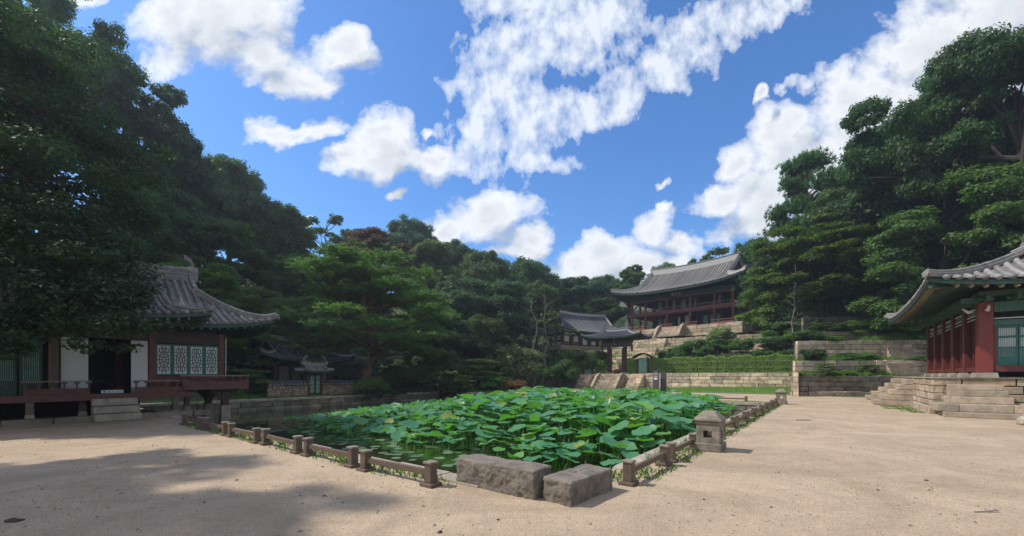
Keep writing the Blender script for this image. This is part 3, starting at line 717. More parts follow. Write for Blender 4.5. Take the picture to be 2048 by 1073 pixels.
    for sx in (-1, 1):
        for sy in (-1, 1):
            if Lg < ex-ey+.05 or tg >= .98:
                P = [(sx*(Lg+(ex-Lg)*i/10), sy*ey*i/10, Z(Lg+(ex-Lg)*i/10, ey*i/10, 1-i/10)) for i in range(1, 11)]
            else:
                P = [(sx*(Lg+(ex-Lg)*i/8), sy*(ey*(1-tg)+ey*tg*i/8), Z(Lg+(ex-Lg)*i/8, ey*(1-tg)+ey*tg*i/8, tg*(1-i/8))) for i in range(9)]
                D = [(sx*(Lg-.02), sy*ey*(1-tg)*i/8*1.03, Z(Lg, ey*(1-tg)*i/8, 1-(1-tg)*i/8)) for i in range(9)]
                ridge_line('descending_ridge', D, hipw*1.1, hiph*1.1)
            ridge_line('hip_ridge', P, hipw, hiph)
        if tg < .98:
            mb = MB(); x = sx*(Lg-.06); N = 10
            vs = [X((x, ey*(1-tg)*(i/N*2-1), Z(Lg, ey*(1-tg)*(i/N*2-1), 1-abs(i/N*2-1)*(1-tg))-.04)) for i in range(N+1)]
            vb = [X((x, ey*(1-tg)*(i/N*2-1), ze+(zr-ze)*prof(tg)-.06)) for i in range(N+1)]
            mb.add(vs+vb, [(i, i+1, N+2+i, N+1+i) for i in range(N)]); mb.build('gable', gabmat, root)
def lattice(mb, x0, x1, z0, z1, y, w=.018, mi=0, kind='geo'):
    d = .012
    def b_(xa, xb, za, zb): mb.box(xa, xb, y-d, y-.0005, za, zb, mi)
    def V_(u, a_, c): X_ = x0+(x1-x0)*u; b_(X_-w/2, X_+w/2, z0+(z1-z0)*a_, z0+(z1-z0)*c)
    def H_(v, a_, c): Z_ = z0+(z1-z0)*v; mb.box(x0+(x1-x0)*a_, x0+(x1-x0)*c, y-d*1.3, y-.0006, Z_-w/2, Z_+w/2, mi)
    if kind == 'geo':
        for u, a_, c in [(.36, .02, .30), (.36, .38, .62), (.36, .7, .98), (.64, .02, .30), (.64, .38, .62), (.64, .7, .98), (.5, .1, .42), (.5, .58, .9), (.16, .1, .24), (.84, .1, .24), (.16, .76, .9), (.84, .76, .9), (.16, .34, .66), (.84, .34, .66), (.25, .24, .4), (.75, .24, .4), (.25, .6, .76), (.75, .6, .76), (.5, .46, .54)]: V_(u, a_, c)
        for v, a_, c in [(.1, .16, .5), (.1, .5, .84), (.24, 0, .25), (.24, .36, .64), (.24, .75, 1), (.42, .25, .75), (.58, .25, .75), (.34, 0, .16), (.34, .84, 1), (.66, 0, .16), (.66, .84, 1), (.5, .0, .36), (.5, .64, 1), (.76, 0, .25), (.76, .36, .64), (.76, .75, 1), (.9, .16, .84), (.33, .36, .64), (.67, .36, .64)]: H_(v, a_, c)
    elif kind == 'bars':
        n = 9
        for i in range(1, n): V_(i/n, 0, 1)
    else:
        for i in range(1, 8): V_(i/8, 0, 1)
        for i in range(1, 12): H_(i/12, 0, 1)
def railing(root, pts, z, h, n_per=.42, mats=('maroon', 'woodcap'), name='railing'):
    mb = MB()
    for p0, p1 in zip(pts, pts[1:]):
        a_ = Vector((*p0, z)); c = Vector((*p1, z)); L = (c-a_).length; n = max(2, round(L/n_per)); d = (c-a_).normalized()
        mb.sweep([a_, c], .05, h*.42); mb.sweep([a_+Vector((0, 0, h*.42)), c+Vector((0, 0, h*.42))], .075, .03)
        mb.sweep([a_-d*.08+Vector((0, 0, h)), c+d*.08+Vector((0, 0, h))], .07, .045, 1)
        for i in range(n+1):
            q_ = a_.lerp(c, i/n); mb.sweep([q_-d*.028, q_+d*.028], .078, h*.62)
            mb.sweep([q_-d*.02+Vector((0, 0, h*.62)), q_+d*.02+Vector((0, 0, h*.62))], .05, h*.26)
            mb.sweep([q_-d*.075+Vector((0, 0, h*.86)), q_+d*.075+Vector((0, 0, h*.86))], .06, h*.137)
    return mb.build(name, list(mats), root)
# ---------------------------------------------------------------- left pavilion over the pond
lp = thing('lattice_pavilion', 'dark pavilion with white lattice windows standing on stone legs in the pond', 'pavilion', fr(0, 18.6), RW)
# platform kerb and floor
mb = MB(); blocks(mb, 5.4, -.05, .2, .25, .4, 4, .8, 2.0, x0=-3.6, y0=-1.0); blocks(mb, 3.0, -.05, .12, .2, .4, 5, .8, 2.0, x0=-7.4, y0=-1.3)
mb.build('stone_kerb', ['old_shaded_wall', 'core'], lp, bevel=.012)
stair(MB(), -1.62, -.42, -1.42, .9, 0, .76, 3, 2).build('stone_steps', 'coping', lp, bevel=.012)
mb = MB(); mb.box(-7, 1.2, -.5, 4.5, .74, .84); mb.build('veranda_floor', 'darkred', lp)
mb = MB(); mb.box(-7, 1.19, -.56, -.51, .70, .93); mb.build('floor_beam', 'maroon', lp, bevel=.01)
mb = MB(); mb.box(1.0, 3.25, -.62, 4.2, 1.02, 1.12); mb.build('raised_floor', 'darkred', lp)
mb = MB(); mb.box(.98, 3.27, -.66, -.6, .98, 1.16); mb.box(3.24, 3.3, -.6, 4.2, .98, 1.16); mb.box(.95, 1.01, -.6, 0, .98, 1.16); mb.build('raised_floor_beam', 'maroon', lp, bevel=.01)
railing(lp, [(-3.1, -.5), (-1.66, -.5)], .93, .42, .29); railing(lp, [(-.42, -.5), (1.1, -.5)], .93, .42, .3)
railing(lp, [(.95, -.62), (3.22, -.62), (3.22, 3.9)], 1.16, .38, .3)
for (x, y, s_) in ((-3.0, -.45, .2), (.75, -.45, .12), (-1.75, .1, .2), (-5, -.45, .2), (-.3, .2, .2), (1.3, .3, .2)):
    mb = MB(); mb.box(x-.13, x+.13, y-.13, y+.13, 0, s_+.1, tp=.03); mb.build('footing_stone', 'coping', lp, bevel=.012)
    mb = MB(); mb.box(x-.09, x+.09, y-.09, y+.09, s_+.1, .72); mb.build('underfloor_post', 'wood', lp)
for y in (-.2, 1.9):
    mb = MB(); mb.box(2.28, 2.72, y-.22, y+.22, -1.4, .28, tp=.07); mb.build('stone_leg', 'coping', lp, bevel=.015)
    mb = MB(); mb.box(2.38, 2.62, y-.12, y+.12, .28, 1.0); mb.build('leg_post', 'darkred', lp)
    mb = MB()
    for sx in (-1, 1):
        mb.add([(2.5+sx*.12, y-.06, .45), (2.5+sx*.12, y-.06, 1.0), (2.5+sx*.55, y-.06, 1.0), (2.5+sx*.12, y+.06, .45), (2.5+sx*.12, y+.06, 1.0), (2.5+sx*.55, y+.06, 1.0)], [(0, 1, 2), (5, 4, 3), (0, 3, 4, 1), (1, 4, 5, 2), (2, 5, 3, 0)])
    mb.build('bracket', 'darkred', lp)
# columns
for (x, y, z0) in ((2.42, 0, 1.12), (.12, 0, .84), (2.42, 2.2, 1.12), (-2.45, 0, .84), (-.38+.0, 3.0, .84), (-4.6, 0, .84), (-7, 0, .84)):
    mb = MB(); w = .1 if x > 0 else .12; mb.box(x-w, x+w, y-w, y+w, z0, 3.35); mb.build('column', 'red' if x > -2 else 'wood', lp, bevel=.012)
MB().box(2.56, 2.585, -.12, -.09, 1.5, 3.2).build('rain_pole', 'plaster', lp)
# lattice room
mb = MB(); mb.box(.22, 2.32, -.03, .03, 1.12, 1.55); mb.build('dado_panel', 'red', lp)
mb = MB(); mb.box(.22, 2.32, -.05, .05, 2.86, 3.35); mb.build('lintel', 'darkred', lp)
mb = MB(); mb.box(2.39, 2.45, .12, 2.1, 1.12, 3.35); mb.box(.2, .24, .06, 3, .84, 3.35); mb.box(.24, 2.4, 2.95, 3.0, 1.12, 3.35); mb.build('side_wall', 'darkred', lp)
ws = [(.26, .70), (.79, 1.23), (1.32, 1.76), (1.85, 2.29)]
for x0, x1 in ws:
    mb = MB(); mb.box(x0-.04, x0+.02, -.06, -.01, 1.58, 2.82); mb.box(x1-.02, x1+.04, -.06, -.01, 1.58, 2.82); mb.box(x0+.02, x1-.02, -.06, -.01, 1.58, 1.64); mb.box(x0+.02, x1-.02, -.06, -.01, 2.76, 2.82)
    w = mb.build('window', 'green', lp)
    MB().box(x0+.02, x1-.02, -.035, -.02, 1.64, 2.76).build('paper_pane', 'paper', w)
    mb = MB(); lattice(mb, x0+.02, x1-.02, 1.64, 2.76, -.036, .026); mb.build('lattice', 'dkgreen', w)
# doorway side
for x0, x1 in ((-2.28, -1.62), (-.48, .0)):
    mb = MB(); mb.box(x0, x1, -.02, .03, 1.12, 2.9); w = mb.build('white_panel', 'plaster', lp)
    MB().box(x0, x1, -.025, .03, .85, 1.115).build('green_dado', 'doorgreen', w)
mb = MB(); mb.box(-7, .1, -.04, .04, 2.92, 3.35); mb.build('lintel', 'darkred', lp)
mb = MB(); mb.box(-7, 2.4, 3.3, 3.36, .8, 3.4); mb.box(-7, .1, 0, 3.3, 3.3, 3.36); mb.box(-7, .1, 2.9, 2.96, 0, .74); mb.build('back_wall', 'dark', lp)  # includes a dark board added below the floor so the gap looks shaded
for x0 in (-4.3, -3.75, -3.2):
    mb = MB(); mb.box(x0, x0+.5, -.03, 0, .9, 2.85); w = mb.build('shutter', 'dkgreen', lp); mb = MB(); lattice(mb, x0+.04, x0+.46, 1.4, 2.8, -.031, .015, kind='bars'); mb.build('lattice', 'doorgreen', w)
MB().sweep([(-1.6, -.05, 1.5), (-.55, -.05, 1.0)], .03, .03).build('barrier_rope', 'black', lp)
sg = thing('notice_board', 'small white and blue notice lying on the pavilion threshold above the steps', 'sign', fr(-1.05, 18.6-.42, .93), RW)
MB().box(-.29, .29, -.01, .01, 0, .12).build('panel', 'paper', sg)
mb = MB(); mb.tube([(-.21, -.012, .06), (-.21, -.015, .06)], .035, 12); 
for i, (x0, x1, z0, z1) in enumerate([(-.13, -.05, .065, .09), (-.03, .06, .065, .09), (.08, .16, .065, .09), (.18, .26, .065, .09), (-.13, .26, .025, .035)]): mb.box(x0, x1, -.014, -.0105, z0, z1)
mb.box(-.29, .29, -.0125, -.0102, 0, .012); mb.build('printing', 'bluetxt', sg)
roof(lp, -.4, 1.9, 0, 4.6, 3.1, 2.2, 3.62, 5.75, .5, .12, .27, .085, .3, mats=('tile', 'tilepl', 'dkgreen', 'doorgreen'), ridge=(.26, .5), pl=False, over=1.15, hipw=.24, hiph=.2)
roof(lp, -2.3, -.05, 0, 3.75, 2.2, 2.7, 3.72, 4.7, .34, .1, .27, .085, .3, mats=('tile', 'tilepl', 'dkgreen', 'doorgreen'), ridge=(.22, .16), pl=False, over=1.1, orn=False, hipw=.2, hiph=.12)
# ---------------------------------------------------------------- red hall on its podium, right
yo = fr(20.0, -5.6)
yh = thing('red_hall', 'red-columned hall with green lattice doors and a tiled roof at the yard edge', 'hall', yo, RN)
pod = thing('podium', 'tan granite podium carrying the red hall', 'podium', yo, RN)
mb = MB(); blocks(mb, 11, .3, 1.45, .29, .6, 31, .5, 1.6); mb.box(0.05, 10.9, .3, 13.3, -.2, 1.42, 1); mb.build('front_masonry', ['podium', 'core'], pod, bevel=.015)
mb = MB(); blocks(mb, 13.6, .3, 1.45, .29, .6, 32, .4, 1.3); o = mb.build('side_masonry', ['podium', 'core'], pod, bevel=.015); o.rotation_euler = (0, 0, R(-90)); o.location = (0, 13.6, 0)
mb = MB(); blocks(mb, 11.6, -.1, .3, .4, .5, 33, .6, 1.5, x0=-.12, y0=-.18, core=False); o = mb.build('footing_course', ['steps', 'core'], pod, bevel=.02)
mb = MB(); blocks(mb, 13.8, -.1, .3, .4, .4, 34, .8, 2, core=False); o = mb.build('footing_course', ['steps', 'core'], pod, bevel=.02); o.rotation_euler = (0, 0, R(-90)); o.location = (-.12, 13.7, 0)
mb = MB(); rn = random.Random(6); x = -.03
while x < 11:
    w = rn.uniform(1.2, 2.4); mb.box(x+.005, x+w-.005, -.04, 1.1, 1.452, 1.475); x += w
y = 1.11
while y < 13.5:
    w = rn.uniform(1.2, 2); mb.box(-.03, 1.2, y+.005, y+w-.005, 1.452, 1.475); y += w
mb.build('paving', 'steps', pod)
s2 = thing('stone_stairway', 'five broad granite steps up to the green doors of the red hall', 'stairs', fr(20.0, -5.6), RN)
mb = MB(); rn = random.Random(2)
for i, (x0, x1, y0, z0, z1) in enumerate([(.1, 2.05, -1.62, 0, .2), (-.05, 3.0, -1.3, .2, .5), (.28, 1.98, -1.0, .5, .76), (.36, 1.92, -.72, .76, .99), (.38, 1.86, -.44, .99, 1.22)]):
    cuts = [x0, x1] if i != 1 else [x0, .55, 1.9, 2.2, x1]
    for c0, c1 in zip(cuts, cuts[1:]): mb.box(c0+.006, c1-.006, y0+rn.uniform(-.01, .01), -.2, z0, z1-.004)
mb.box(2.07, 2.5, -1.5, -.2, 0, .2); mb.build('tread', 'steps', s2, bevel=.02)
for y, n, lab in ((5.2, 5, 'rough side steps up the west face of the podium'), (10.6, 5, 'farther side steps up the west face of the podium')):
    p = fr(20.0+y+2.0, -5.6+1.5); s3 = thing('side_stairway', lab, 'stairs', p, RN-R(90))
    stair(MB(), 0, 2.0, 0, 1.6, 0, 1.36, 5, 12).build('tread', 'steps', s3, bevel=.02)
# columns of the hall
CX = [1.6, 4.7, 7.8, 10.9]; CY = [.85+2.2*k for k in range(6)]
for i, y in enumerate(CY):
    st_ = MB(); st_.box(1.6-.34, 1.6+.34, y-.34, y+.34, 1.476, 1.68, tp=.03); st_.build('column_base', 'coping', yh, bevel=.02)
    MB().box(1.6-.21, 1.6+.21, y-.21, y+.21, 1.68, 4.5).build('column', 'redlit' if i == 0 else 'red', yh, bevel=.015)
for x in CX[1:]:
    MB().box(x-.34, x+.34, .85-.34, .85+.34, 1.476, 1.68).build('column_base', 'coping', yh, bevel=.02)
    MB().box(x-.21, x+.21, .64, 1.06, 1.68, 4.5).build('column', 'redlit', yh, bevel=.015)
mb = MB(); mb.box(1.83, 10.7, .70, .98, 1.72, 1.98); mb.box(1.46, 1.74, 1.08, 11.6, 1.72, 1.90); mb.build('base_beam', 'red', yh, bevel=.01)
mb = MB(); mb.box(1.83, 10.7, .76, .94, 3.55, 3.78); mb.box(1.83, 10.7, .72, .98, 4.1, 4.5); mb.box(1.5, 1.72, 1.08, 11.7, 4.02, 4.4); mb.build('lintel_beam', 'dancheong', yh, bevel=.01)
mb = MB(); mb.box(1.82, 10.7, .74, .96, 3.82, 3.86); mb.box(1.47, 1.49, 1.08, 11.6, 4.05, 4.08); mb.box(1.47, 1.49, 1.08, 11.6, 4.3, 4.34); mb.box(1.47, 1.49, 1.08, 11.6, 3.9, 3.93); mb.build('white_trim', 'plaster', yh)
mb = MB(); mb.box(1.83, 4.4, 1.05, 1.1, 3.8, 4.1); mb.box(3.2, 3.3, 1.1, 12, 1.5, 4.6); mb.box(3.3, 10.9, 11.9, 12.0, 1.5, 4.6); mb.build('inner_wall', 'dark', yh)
mb = MB()
for k in range(5):
    y0 = CY[k]+.21; 
    for f in (.5,): mb.box(1.5, 1.66, y0+1.78*f-.05, y0+1.78*f+.05, 1.9, 4.02)
mb.build('side_frame', 'red', yh)
mb = MB()
for k in range(5): y0 = CY[k]+.21; mb.box(1.72, 2.7, y0+.2, y0+.26, 1.9, 4.0)
mb.build('folded_door', 'red', yh)
for x0, wj in ((1.83, .08), (4.18, .3)): MB().box(x0, x0+wj, .72, .96, 1.98, 3.55).build('door_jamb', 'red', yh)
for k in range(4):
    x0 = 1.93+k*.56; x1 = x0+.54
    mb = MB(); mb.box(x0, x0+.05, .80, .86, 1.98, 3.54); mb.box(x1-.05, x1, .80, .86, 1.98, 3.54); mb.box(x0+.05, x1-.05, .80, .86, 1.98, 2.32)
    for z in (2.66, 3.1, 3.49): mb.box(x0+.05, x1-.05, .80, .86, z-.04, z+.04)
    d_ = mb.build('door', 'green', yh); MB().box(x0+.05, x1-.05, .845, .855, 2.32, 3.46).build('paper_pane', 'paper', d_)
    mb = MB(); lattice(mb, x0+.05, x1-.05, 2.32, 2.62, .844, .012, kind='grid'); lattice(mb, x0+.05, x1-.05, 3.14, 3.45, .844, .014, kind='bars'); lattice(mb, x0+.05, x1-.05, 2.7, 3.06, .844, .014, kind='bars'); mb.build('lattice', 'green', d_)
# brackets under the eaves
mb = MB()
for x in [1.6+.78*k for k in range(12)]:
    mb.sweep([(x, .2, 4.52), (x, 1.0, 4.5)], .12, .22); mb.sweep([(x-.22, .72, 4.55), (x+.22, .72, 4.55)], .1, .14)
for y in [.85+.73*k for k in range(16)]:
    mb.sweep([(.95, y, 4.52), (1.75, y, 4.5)], .12, .22); mb.sweep([(1.47, y-.22, 4.55), (1.47, y+.22, 4.55)], .1, .14)
mb.box(1.44, 11, .68, 1.02, 4.74, 4.95); mb.box(1.42, 1.76, 1.03, 12, 4.74, 4.94); mb.build('bracket_set', 'dancheong', yh, bevel=.01)
for (x, y) in ((1.28, .85), (1.6, .5)):
    MB().tube([(x, y, 4.2), (x-.12 if x < 1.5 else x, y-.0 if x < 1.5 else y-.12, 4.15), (x-.3 if x < 1.5 else x, y if x < 1.5 else y-.3, 4.32)], [.08, .07, .03], 7).build('beam_horn', 'gold', yh, smooth=True)
roof(yh, 5.1, 6.35, R(90), 7.5, 5.4, 4.6, 5.06, 7.9, .42, .15, .335, .105, .36, mats=('tile', 'tilepl', 'dkgreen', 'ochre'), ridge=(.35, .7), pl=False, over=1.9, dbl=True, hipw=.24, hiph=.2, rd=.07, soff=.24, seg=16)
# small figure tiles on the near hip
# ---------------------------------------------------------------- two-storey pavilion on the hill
jp = Vector((20.4, 70.0, 8.9)); jr = math.atan2(-.736, .677)
jh = thing('two_storey_pavilion', 'two-storey red pavilion under a huge grey tiled roof at the hilltop', 'pavilion', jp, jr)
JX = [0, 2.46, 6.19, 9.86, 13.44, 15.97]; JY = [0, 2.6, 7.6, 10.2]
for x in JX:
    for y in JY:
        if 0 < x < 15.9 and 0 < y < 10: continue
        MB().tube([(x, y, 0), (x, y, 5.0)], .19, 10).build('column', 'hillred', jh, smooth=True)
for x in JX[1:-1]:
    MB().tube([(x, 2.6, 0), (x, 2.6, 4.8)], .17, 8).build('inner_column', 'hilldark', jh, smooth=True)
mb = MB(); mb.box(-1, 17, -.9, 11, -.05, .12); mb.build('lower_floor', 'hilldark', jh)
mb = MB(); mb.box(-.3, 16.3, -.3, 10.5, 2.42, 2.52); mb.build('upper_floor', 'hilldark', jh)
mb = MB(); mb.box(-.2, 16.2, -.22, -.02, 2.3, 2.6); mb.box(-.2, 16.2, -.16, .04, 4.62, 4.88); mb.box(-.12, .08, .1, 10, 4.62, 4.86); mb.box(15.9, 16.1, .1, 10, 4.62, 4.86); mb.box(15.9, 16.1, .1, 10, 2.3, 2.6); mb.box(-.12, .08, .1, 10, 2.3, 2.6); mb.build('cross_beam', 'hillred', jh)
mb = MB(); mb.box(-.1, 16.1, -.23, .1, 4.9, 5.5); mb.box(-.1, .1, .1, 10, 4.9, 5.5); mb.box(15.85, 16.1, .1, 10, 4.9, 5.5); mb.build('eave_beam', 'dkgreen', jh)
railing(jh, [(-.3, -.3), (16.25, -.3), (16.25, 10)], 2.55, .72, .5, mats=('hillred', 'woodcap'))
for a_, b_ in ((-.2, 2.6), (5.2, 7.2), (8.9, 11), (13.2, 16.2)): railing(jh, [(a_, -.45), (b_, -.45)], .12, .55, .4, mats=('hillred', 'woodcap'))
mb = MB(); mb.box(2.5, 13.4, 7.6, 7.7, .1, 5); mb.box(2.5, 13.4, 2.62, 2.7, 2.6, 3.3); mb.box(2.5, 6.1, 3.0, 3.1, .12, 2.4); mb.box(9.9, 13.4, 3.0, 3.1, .12, 2.4); mb.box(13.4, 13.5, 2.6, 7.6, 2.6, 5); mb.box(15.7, 15.8, 2.6, 7.6, .1, 5); mb.build('inner_wall', 'hilldim', jh)
mb = MB(); mb.box(-.2, 16.2, -.1, 10.3, 4.95, 5.0); mb.build('ceiling', 'hilldim', jh)
for x0, w, z0, z1, mt in ((3.1, .75, .2, 2.1, 'doorgreen'), (4.1, .75, .2, 2.1, 'doorgreen'), (6.5, .55, .2, 2.2, 'paper'), (7.7, .8, .2, 2.3, 'paper'), (10.6, .8, .2, 2.0, 'doorgreen'), (11.7, .7, .2, 2.0, 'doorgreen'), (12.6, .7, .2, 2.0, 'doorgreen')):
    d_ = MB().box(x0, x0+w, 2.9, 2.98, z0, z1).build('door', 'wood', jh); MB().box(x0+.07, x0+w-.07, 2.88, 2.898, z0+.1, z1-.08).build('door_panel', mt, d_)
for x0, w in ((4.1, .6), (6.5, .5), (7.9, .8), (9.9, .4), (13.5, .35)):
    MB().box(x0, x0+w, 1.2, 1.26, 2.6, 4.6).build('window_screen', 'woodcap', jh)
pq = MB().box(-.95, .95, -.05, .05, 0, .62).build('name_plaque', 'black', jh, bevel=.01); pq.location = (7.95, -.62, 4.82); pq.rotation_euler = (R(-14), 0, 0)
mb = MB(); mb.box(-1.05, 1.05, -.07, .03, .62, .7); mb.box(-1.05, 1.05, -.07, .03, -.08, 0); mb.box(-1.05, -.95, -.07, .03, 0, .62); mb.box(.95, 1.05, -.07, .03, 0, .62); mb.build('plaque_frame', 'hillred', pq)
def text(s_, size, parent, loc, mat, name='lettering', rot=(R(90), 0, 0)):
    cu = bpy.data.curves.new(name, 'FONT'); cu.body = s_; cu.size = size; cu.extrude = .008; cu.align_x = 'CENTER'; cu.align_y = 'CENTER'
    tmp = bpy.data.objects.new(name+'_curve', cu); COL.objects.link(tmp); me = bpy.data.meshes.new_from_object(tmp); bpy.data.objects.remove(tmp)
    o = bpy.data.objects.new(name, me); COL.objects.link(o); me.materials.clear(); me.materials.append(M[mat]); o.parent = parent; o.location = loc; o.rotation_euler = rot; return o
text('樓合宙', .56, pq, (0, -.062, .31), 'gold')
roof(jh, 8.0, 4.9, 0, 10.5, 7.4, 7.0, 5.75, 9.85, 1.0, .35, .44, .155, 0, mats=('tilehill', 'tilepl', 'dkgreen', 'ochre'), ridge=(.5, 1.0), over=2.3, hipw=.4, hiph=.5, orn=True, seg=12, rd=.08, soff=.3, slope=.5)
pj = Vector(jp); pdm = thing('podium', 'yellowish granite podium carrying the two-storey pavilion', 'podium', (jp.x, jp.y, 7.3), jr)
mb = MB(); blocks(mb, 19.4, 0, 1.56, .52, 1, 51, .8, 2.4, x0=-1.6, y0=-1.9); mb.box(-1.5, 17.7, -1.3, 12, -1, 1.53, 1); mb.build('masonry', ['podium', 'core'], pdm, bevel=.02)
mb = MB(); blocks(mb, 13, 0, 1.56, .52, .6, 52, .8, 2.4); o = mb.build('side_masonry', ['podium', 'core'], pdm, bevel=.02); o.rotation_euler = (0, 0, R(90)); o.location = (17.8, -1.9, 0)
ps = thing('podium_stairway', 'short stairs with curved side stones up the pavilion podium', 'stairs', jp+Matrix.Rotation(jr, 4, 'Z')@Vector((6.4, -3.7, -1.6)), jr)
stair(MB(), 0, 3.2, 0, 1.75, 0, 1.6, 5, 7).build('tread', 'steps', ps, bevel=.02)
for xx in (-.5, 3.25):
    MB().sweep([(xx+.22, -.3+k*.25, 0) for k in range(9)], .42, [.3+1.6*min(1, math.sin(min(1, k/7)*math.pi/2)) for k in range(9)]).build('side_stone', 'steps', ps, bevel=.05)
sb = thing('stone_post', 'pale square stone post beside the pavilion podium', 'stone post', at(1497, 668, 58), jr); mb = MB(); mb.box(-.45, .45, -.45, .45, 0, .9, tp=.05); mb.box(-.32, .32, -.32, .32, .9, 2.2, tp=.05); mb.box(-.5, .5, -.5, .5, 2.2, 2.6, tp=.15); mb.build('stone', 'coping', sb, bevel=.04)
# ---------------------------------------------------------------- long hall left of it
sp_ = at(1134, 685, 66); sh = thing('side_hall', 'long low hall with a smooth blue-grey roof left of the two-storey pavilion', 'hall', sp_, RW-R(20))
sh.location.z = 5.5; sh.scale = (.8, .8, .84); mb = MB(); mb.box(-4, 12, -3.2, 3.2, -.1, .7); mb.build('plinth', 'podium', sh)
for x in (-3.4, -1.2, 1.0, 3.3, 5.6, 8, 10.4):
    MB().box(x-.14, x+.14, -2.94, -2.66, .7, 3.0).build('column', 'red', sh)
for y in (-.9, 1.0, 2.8): MB().box(-3.54, -3.26, y-.14, y+.14, .7, 3.0).build('column', 'red', sh)
mb = MB(); mb.box(-3.2, 11, -2.5, -2.4, .7, 3.2); mb.box(-3.3, -3.2, -2.5, 2.7, .7, 3.4); mb.box(-3.4, 11, -2.9, -2.6, 2.7, 3.2); mb.box(-3.6, -3.2, -2.9, 2.8, 2.75, 3.2); mb.box(-3.5, -3.3, -2.6, 2.7, 1.5, 1.65); mb.build('timber_wall', 'darkred', sh)
for x in (-2.9, -.6, 1.7, 4.0, 6.3):
    d_ = MB().box(x, x+1.3, -2.62, -2.52, .9, 2.6).build('window', 'wood', sh); MB().box(x+.1, x+1.2, -2.64, -2.622, 1.5 if x < 0 else 1.0, 2.5).build('paper_pane', 'paper', d_)
for y in (-2.2, -.6, 1.2):
    d_ = MB().box(-3.36, -3.3, y, y+1.2, 1.7, 2.6).build('window', 'wood', sh); MB().box(-3.38, -3.362, y+.1, y+1.1, 1.75, 2.5).build('paper_pane', 'paper', d_); MB().box(-3.36, -3.3, y, y+1.2, .8, 1.4).build('wall_panel', 'plaster', sh)
roof(sh, 3.8, 0, 0, 9.4, 4.9, 6.6, 3.15, 6.9, .8, .35, .3, .075, 0, mats=('tiledk', 'tilepl', 'dkgreen', 'ochre'), ridge=(.3, .45), rafters=True, over=1.8, orn=True, hipw=.26, hiph=.3, slope=.5, seg=10)
# ---------------------------------------------------------------- tiled gate on the wall
gt = thing('tiled_gate', 'small red gate with a flared blue-grey tiled roof atop the stairs', 'gate', nloc(43.2, 18.2, 1.72), RN+R(4)); gt.scale = (.96, .96, .9)
for x in (-1.05, 1.05):
    MB().box(x-.32, x+.32, -.32, .32, 0, .22).build('column_base', 'coping', gt, bevel=.03)
    MB().box(x-.19, x+.19, -.19, .19, .22, 3.6).build('column', 'darkred', gt, bevel=.01)
    MB().box(x-.1+(.3 if x < 0 else -.3), x+.1+(.3 if x < 0 else -.3), -.12, .12, .2, 3.4).build('door_jamb', 'maroon', gt)
MB().box(-.82, .82, -.1, .1, .22, .46).build('threshold', 'redlit', gt)
mb = MB(); mb.box(-2.0, 2.0, -.22, .22, 3.6, 3.85); mb.box(-2.0, 2.0, -.2, .2, 4.1, 4.35); mb.build('cross_beam', 'wood', gt)
mb = MB()
for k in range(13): x = -1.9+k*.316; mb.box(x-.03, x+.03, -.1, .1, 3.85, 4.1)
mb.box(-1.9, 1.9, -.02, .02, 3.86, 4.09); mb.build('slatted_frieze', 'woodcap', gt)
mb = MB()
for k in range(9): x = -1.8+k*.45; mb.box(x-.07, x+.07, -.75, .75, 4.36, 4.5); mb.box(x-.07, x+.07, -1.0, 1.0, 4.52, 4.66)
mb.box(-2.1, 2.1, -.5, .5, 4.67, 4.8); mb.build('bracket_set', 'dkgreen', gt)
for x in (-1.9, 1.9): MB().box(x-.08, x+.08, -.1, .1, 3.0, 3.6).build('hanging_post', 'darkred', gt)
gp = MB().box(-.26, .26, -.04, .04, -.36, .36).build('name_plaque', 'dkgreen', gt, bevel=.01); gp.location = (-.1, -.55, 4.12); gp.rotation_euler = (R(-14), R(-25), 0)
text('門\n水\n魚', .26, gp, (0, -.052, .0), 'gold')
roof(gt, 0, 0, 0, 3.75, 2.55, 1.55, 4.78, 5.75, .42, .12, .24, .07, 0, mats=('tiledk', 'tilepl', 'dkgreen', 'ochre'), ridge=(.24, .3), over=1.3, orn=True, hipw=.2, hiph=.16, seg=10, slope=.4, rd=.05)
for b_, lab in ((21.9, 'small green door under a curved bark roof west of the tiled gate'), (14.9, 'small green door under a curved bark roof east of the tiled gate')):
    dr = thing('side_door', lab, 'gate', nloc(42.9, b_, 1.72), RN)
    for x in (-.62, .62): MB().box(x-.11, x+.11, -.12, .12, 0, 1.75).build('post', 'darkred', dr)
    mb = MB(); mb.box(-.5, -.01, -.03, .03, .12, 1.85); mb.box(.01, .5, -.03, .03, .12, 1.85); d_ = mb.build('door_leaf', 'doorgreen', dr, bevel=.006)
    MB().box(-.5, .5, -.05, .05, 0, .115).build('sill', 'coping', dr)
    mb = MB(); vs = []; n = 12
    pts = [(-1.15+2.3*i/n, 0, 1.78+.5*math.cos((i/n-.5)*math.pi)**1.2) for i in range(n+1)]
    for (x, y, z) in pts: vs += [(x, -.5, z), (x, .5, z), (x, .5, z+.12), (x, -.5, z+.12)]
    fs = [(i*4+k, i*4+4+k, i*4+4+(k+1) % 4, i*4+(k+1) % 4) for i in range(n) for k in range(4)]+[(0, 1, 2, 3), (n*4+3, n*4+2, n*4+1, n*4)]
    mb.add(vs, fs); mb.build('curved_roof', 'darkred', dr)
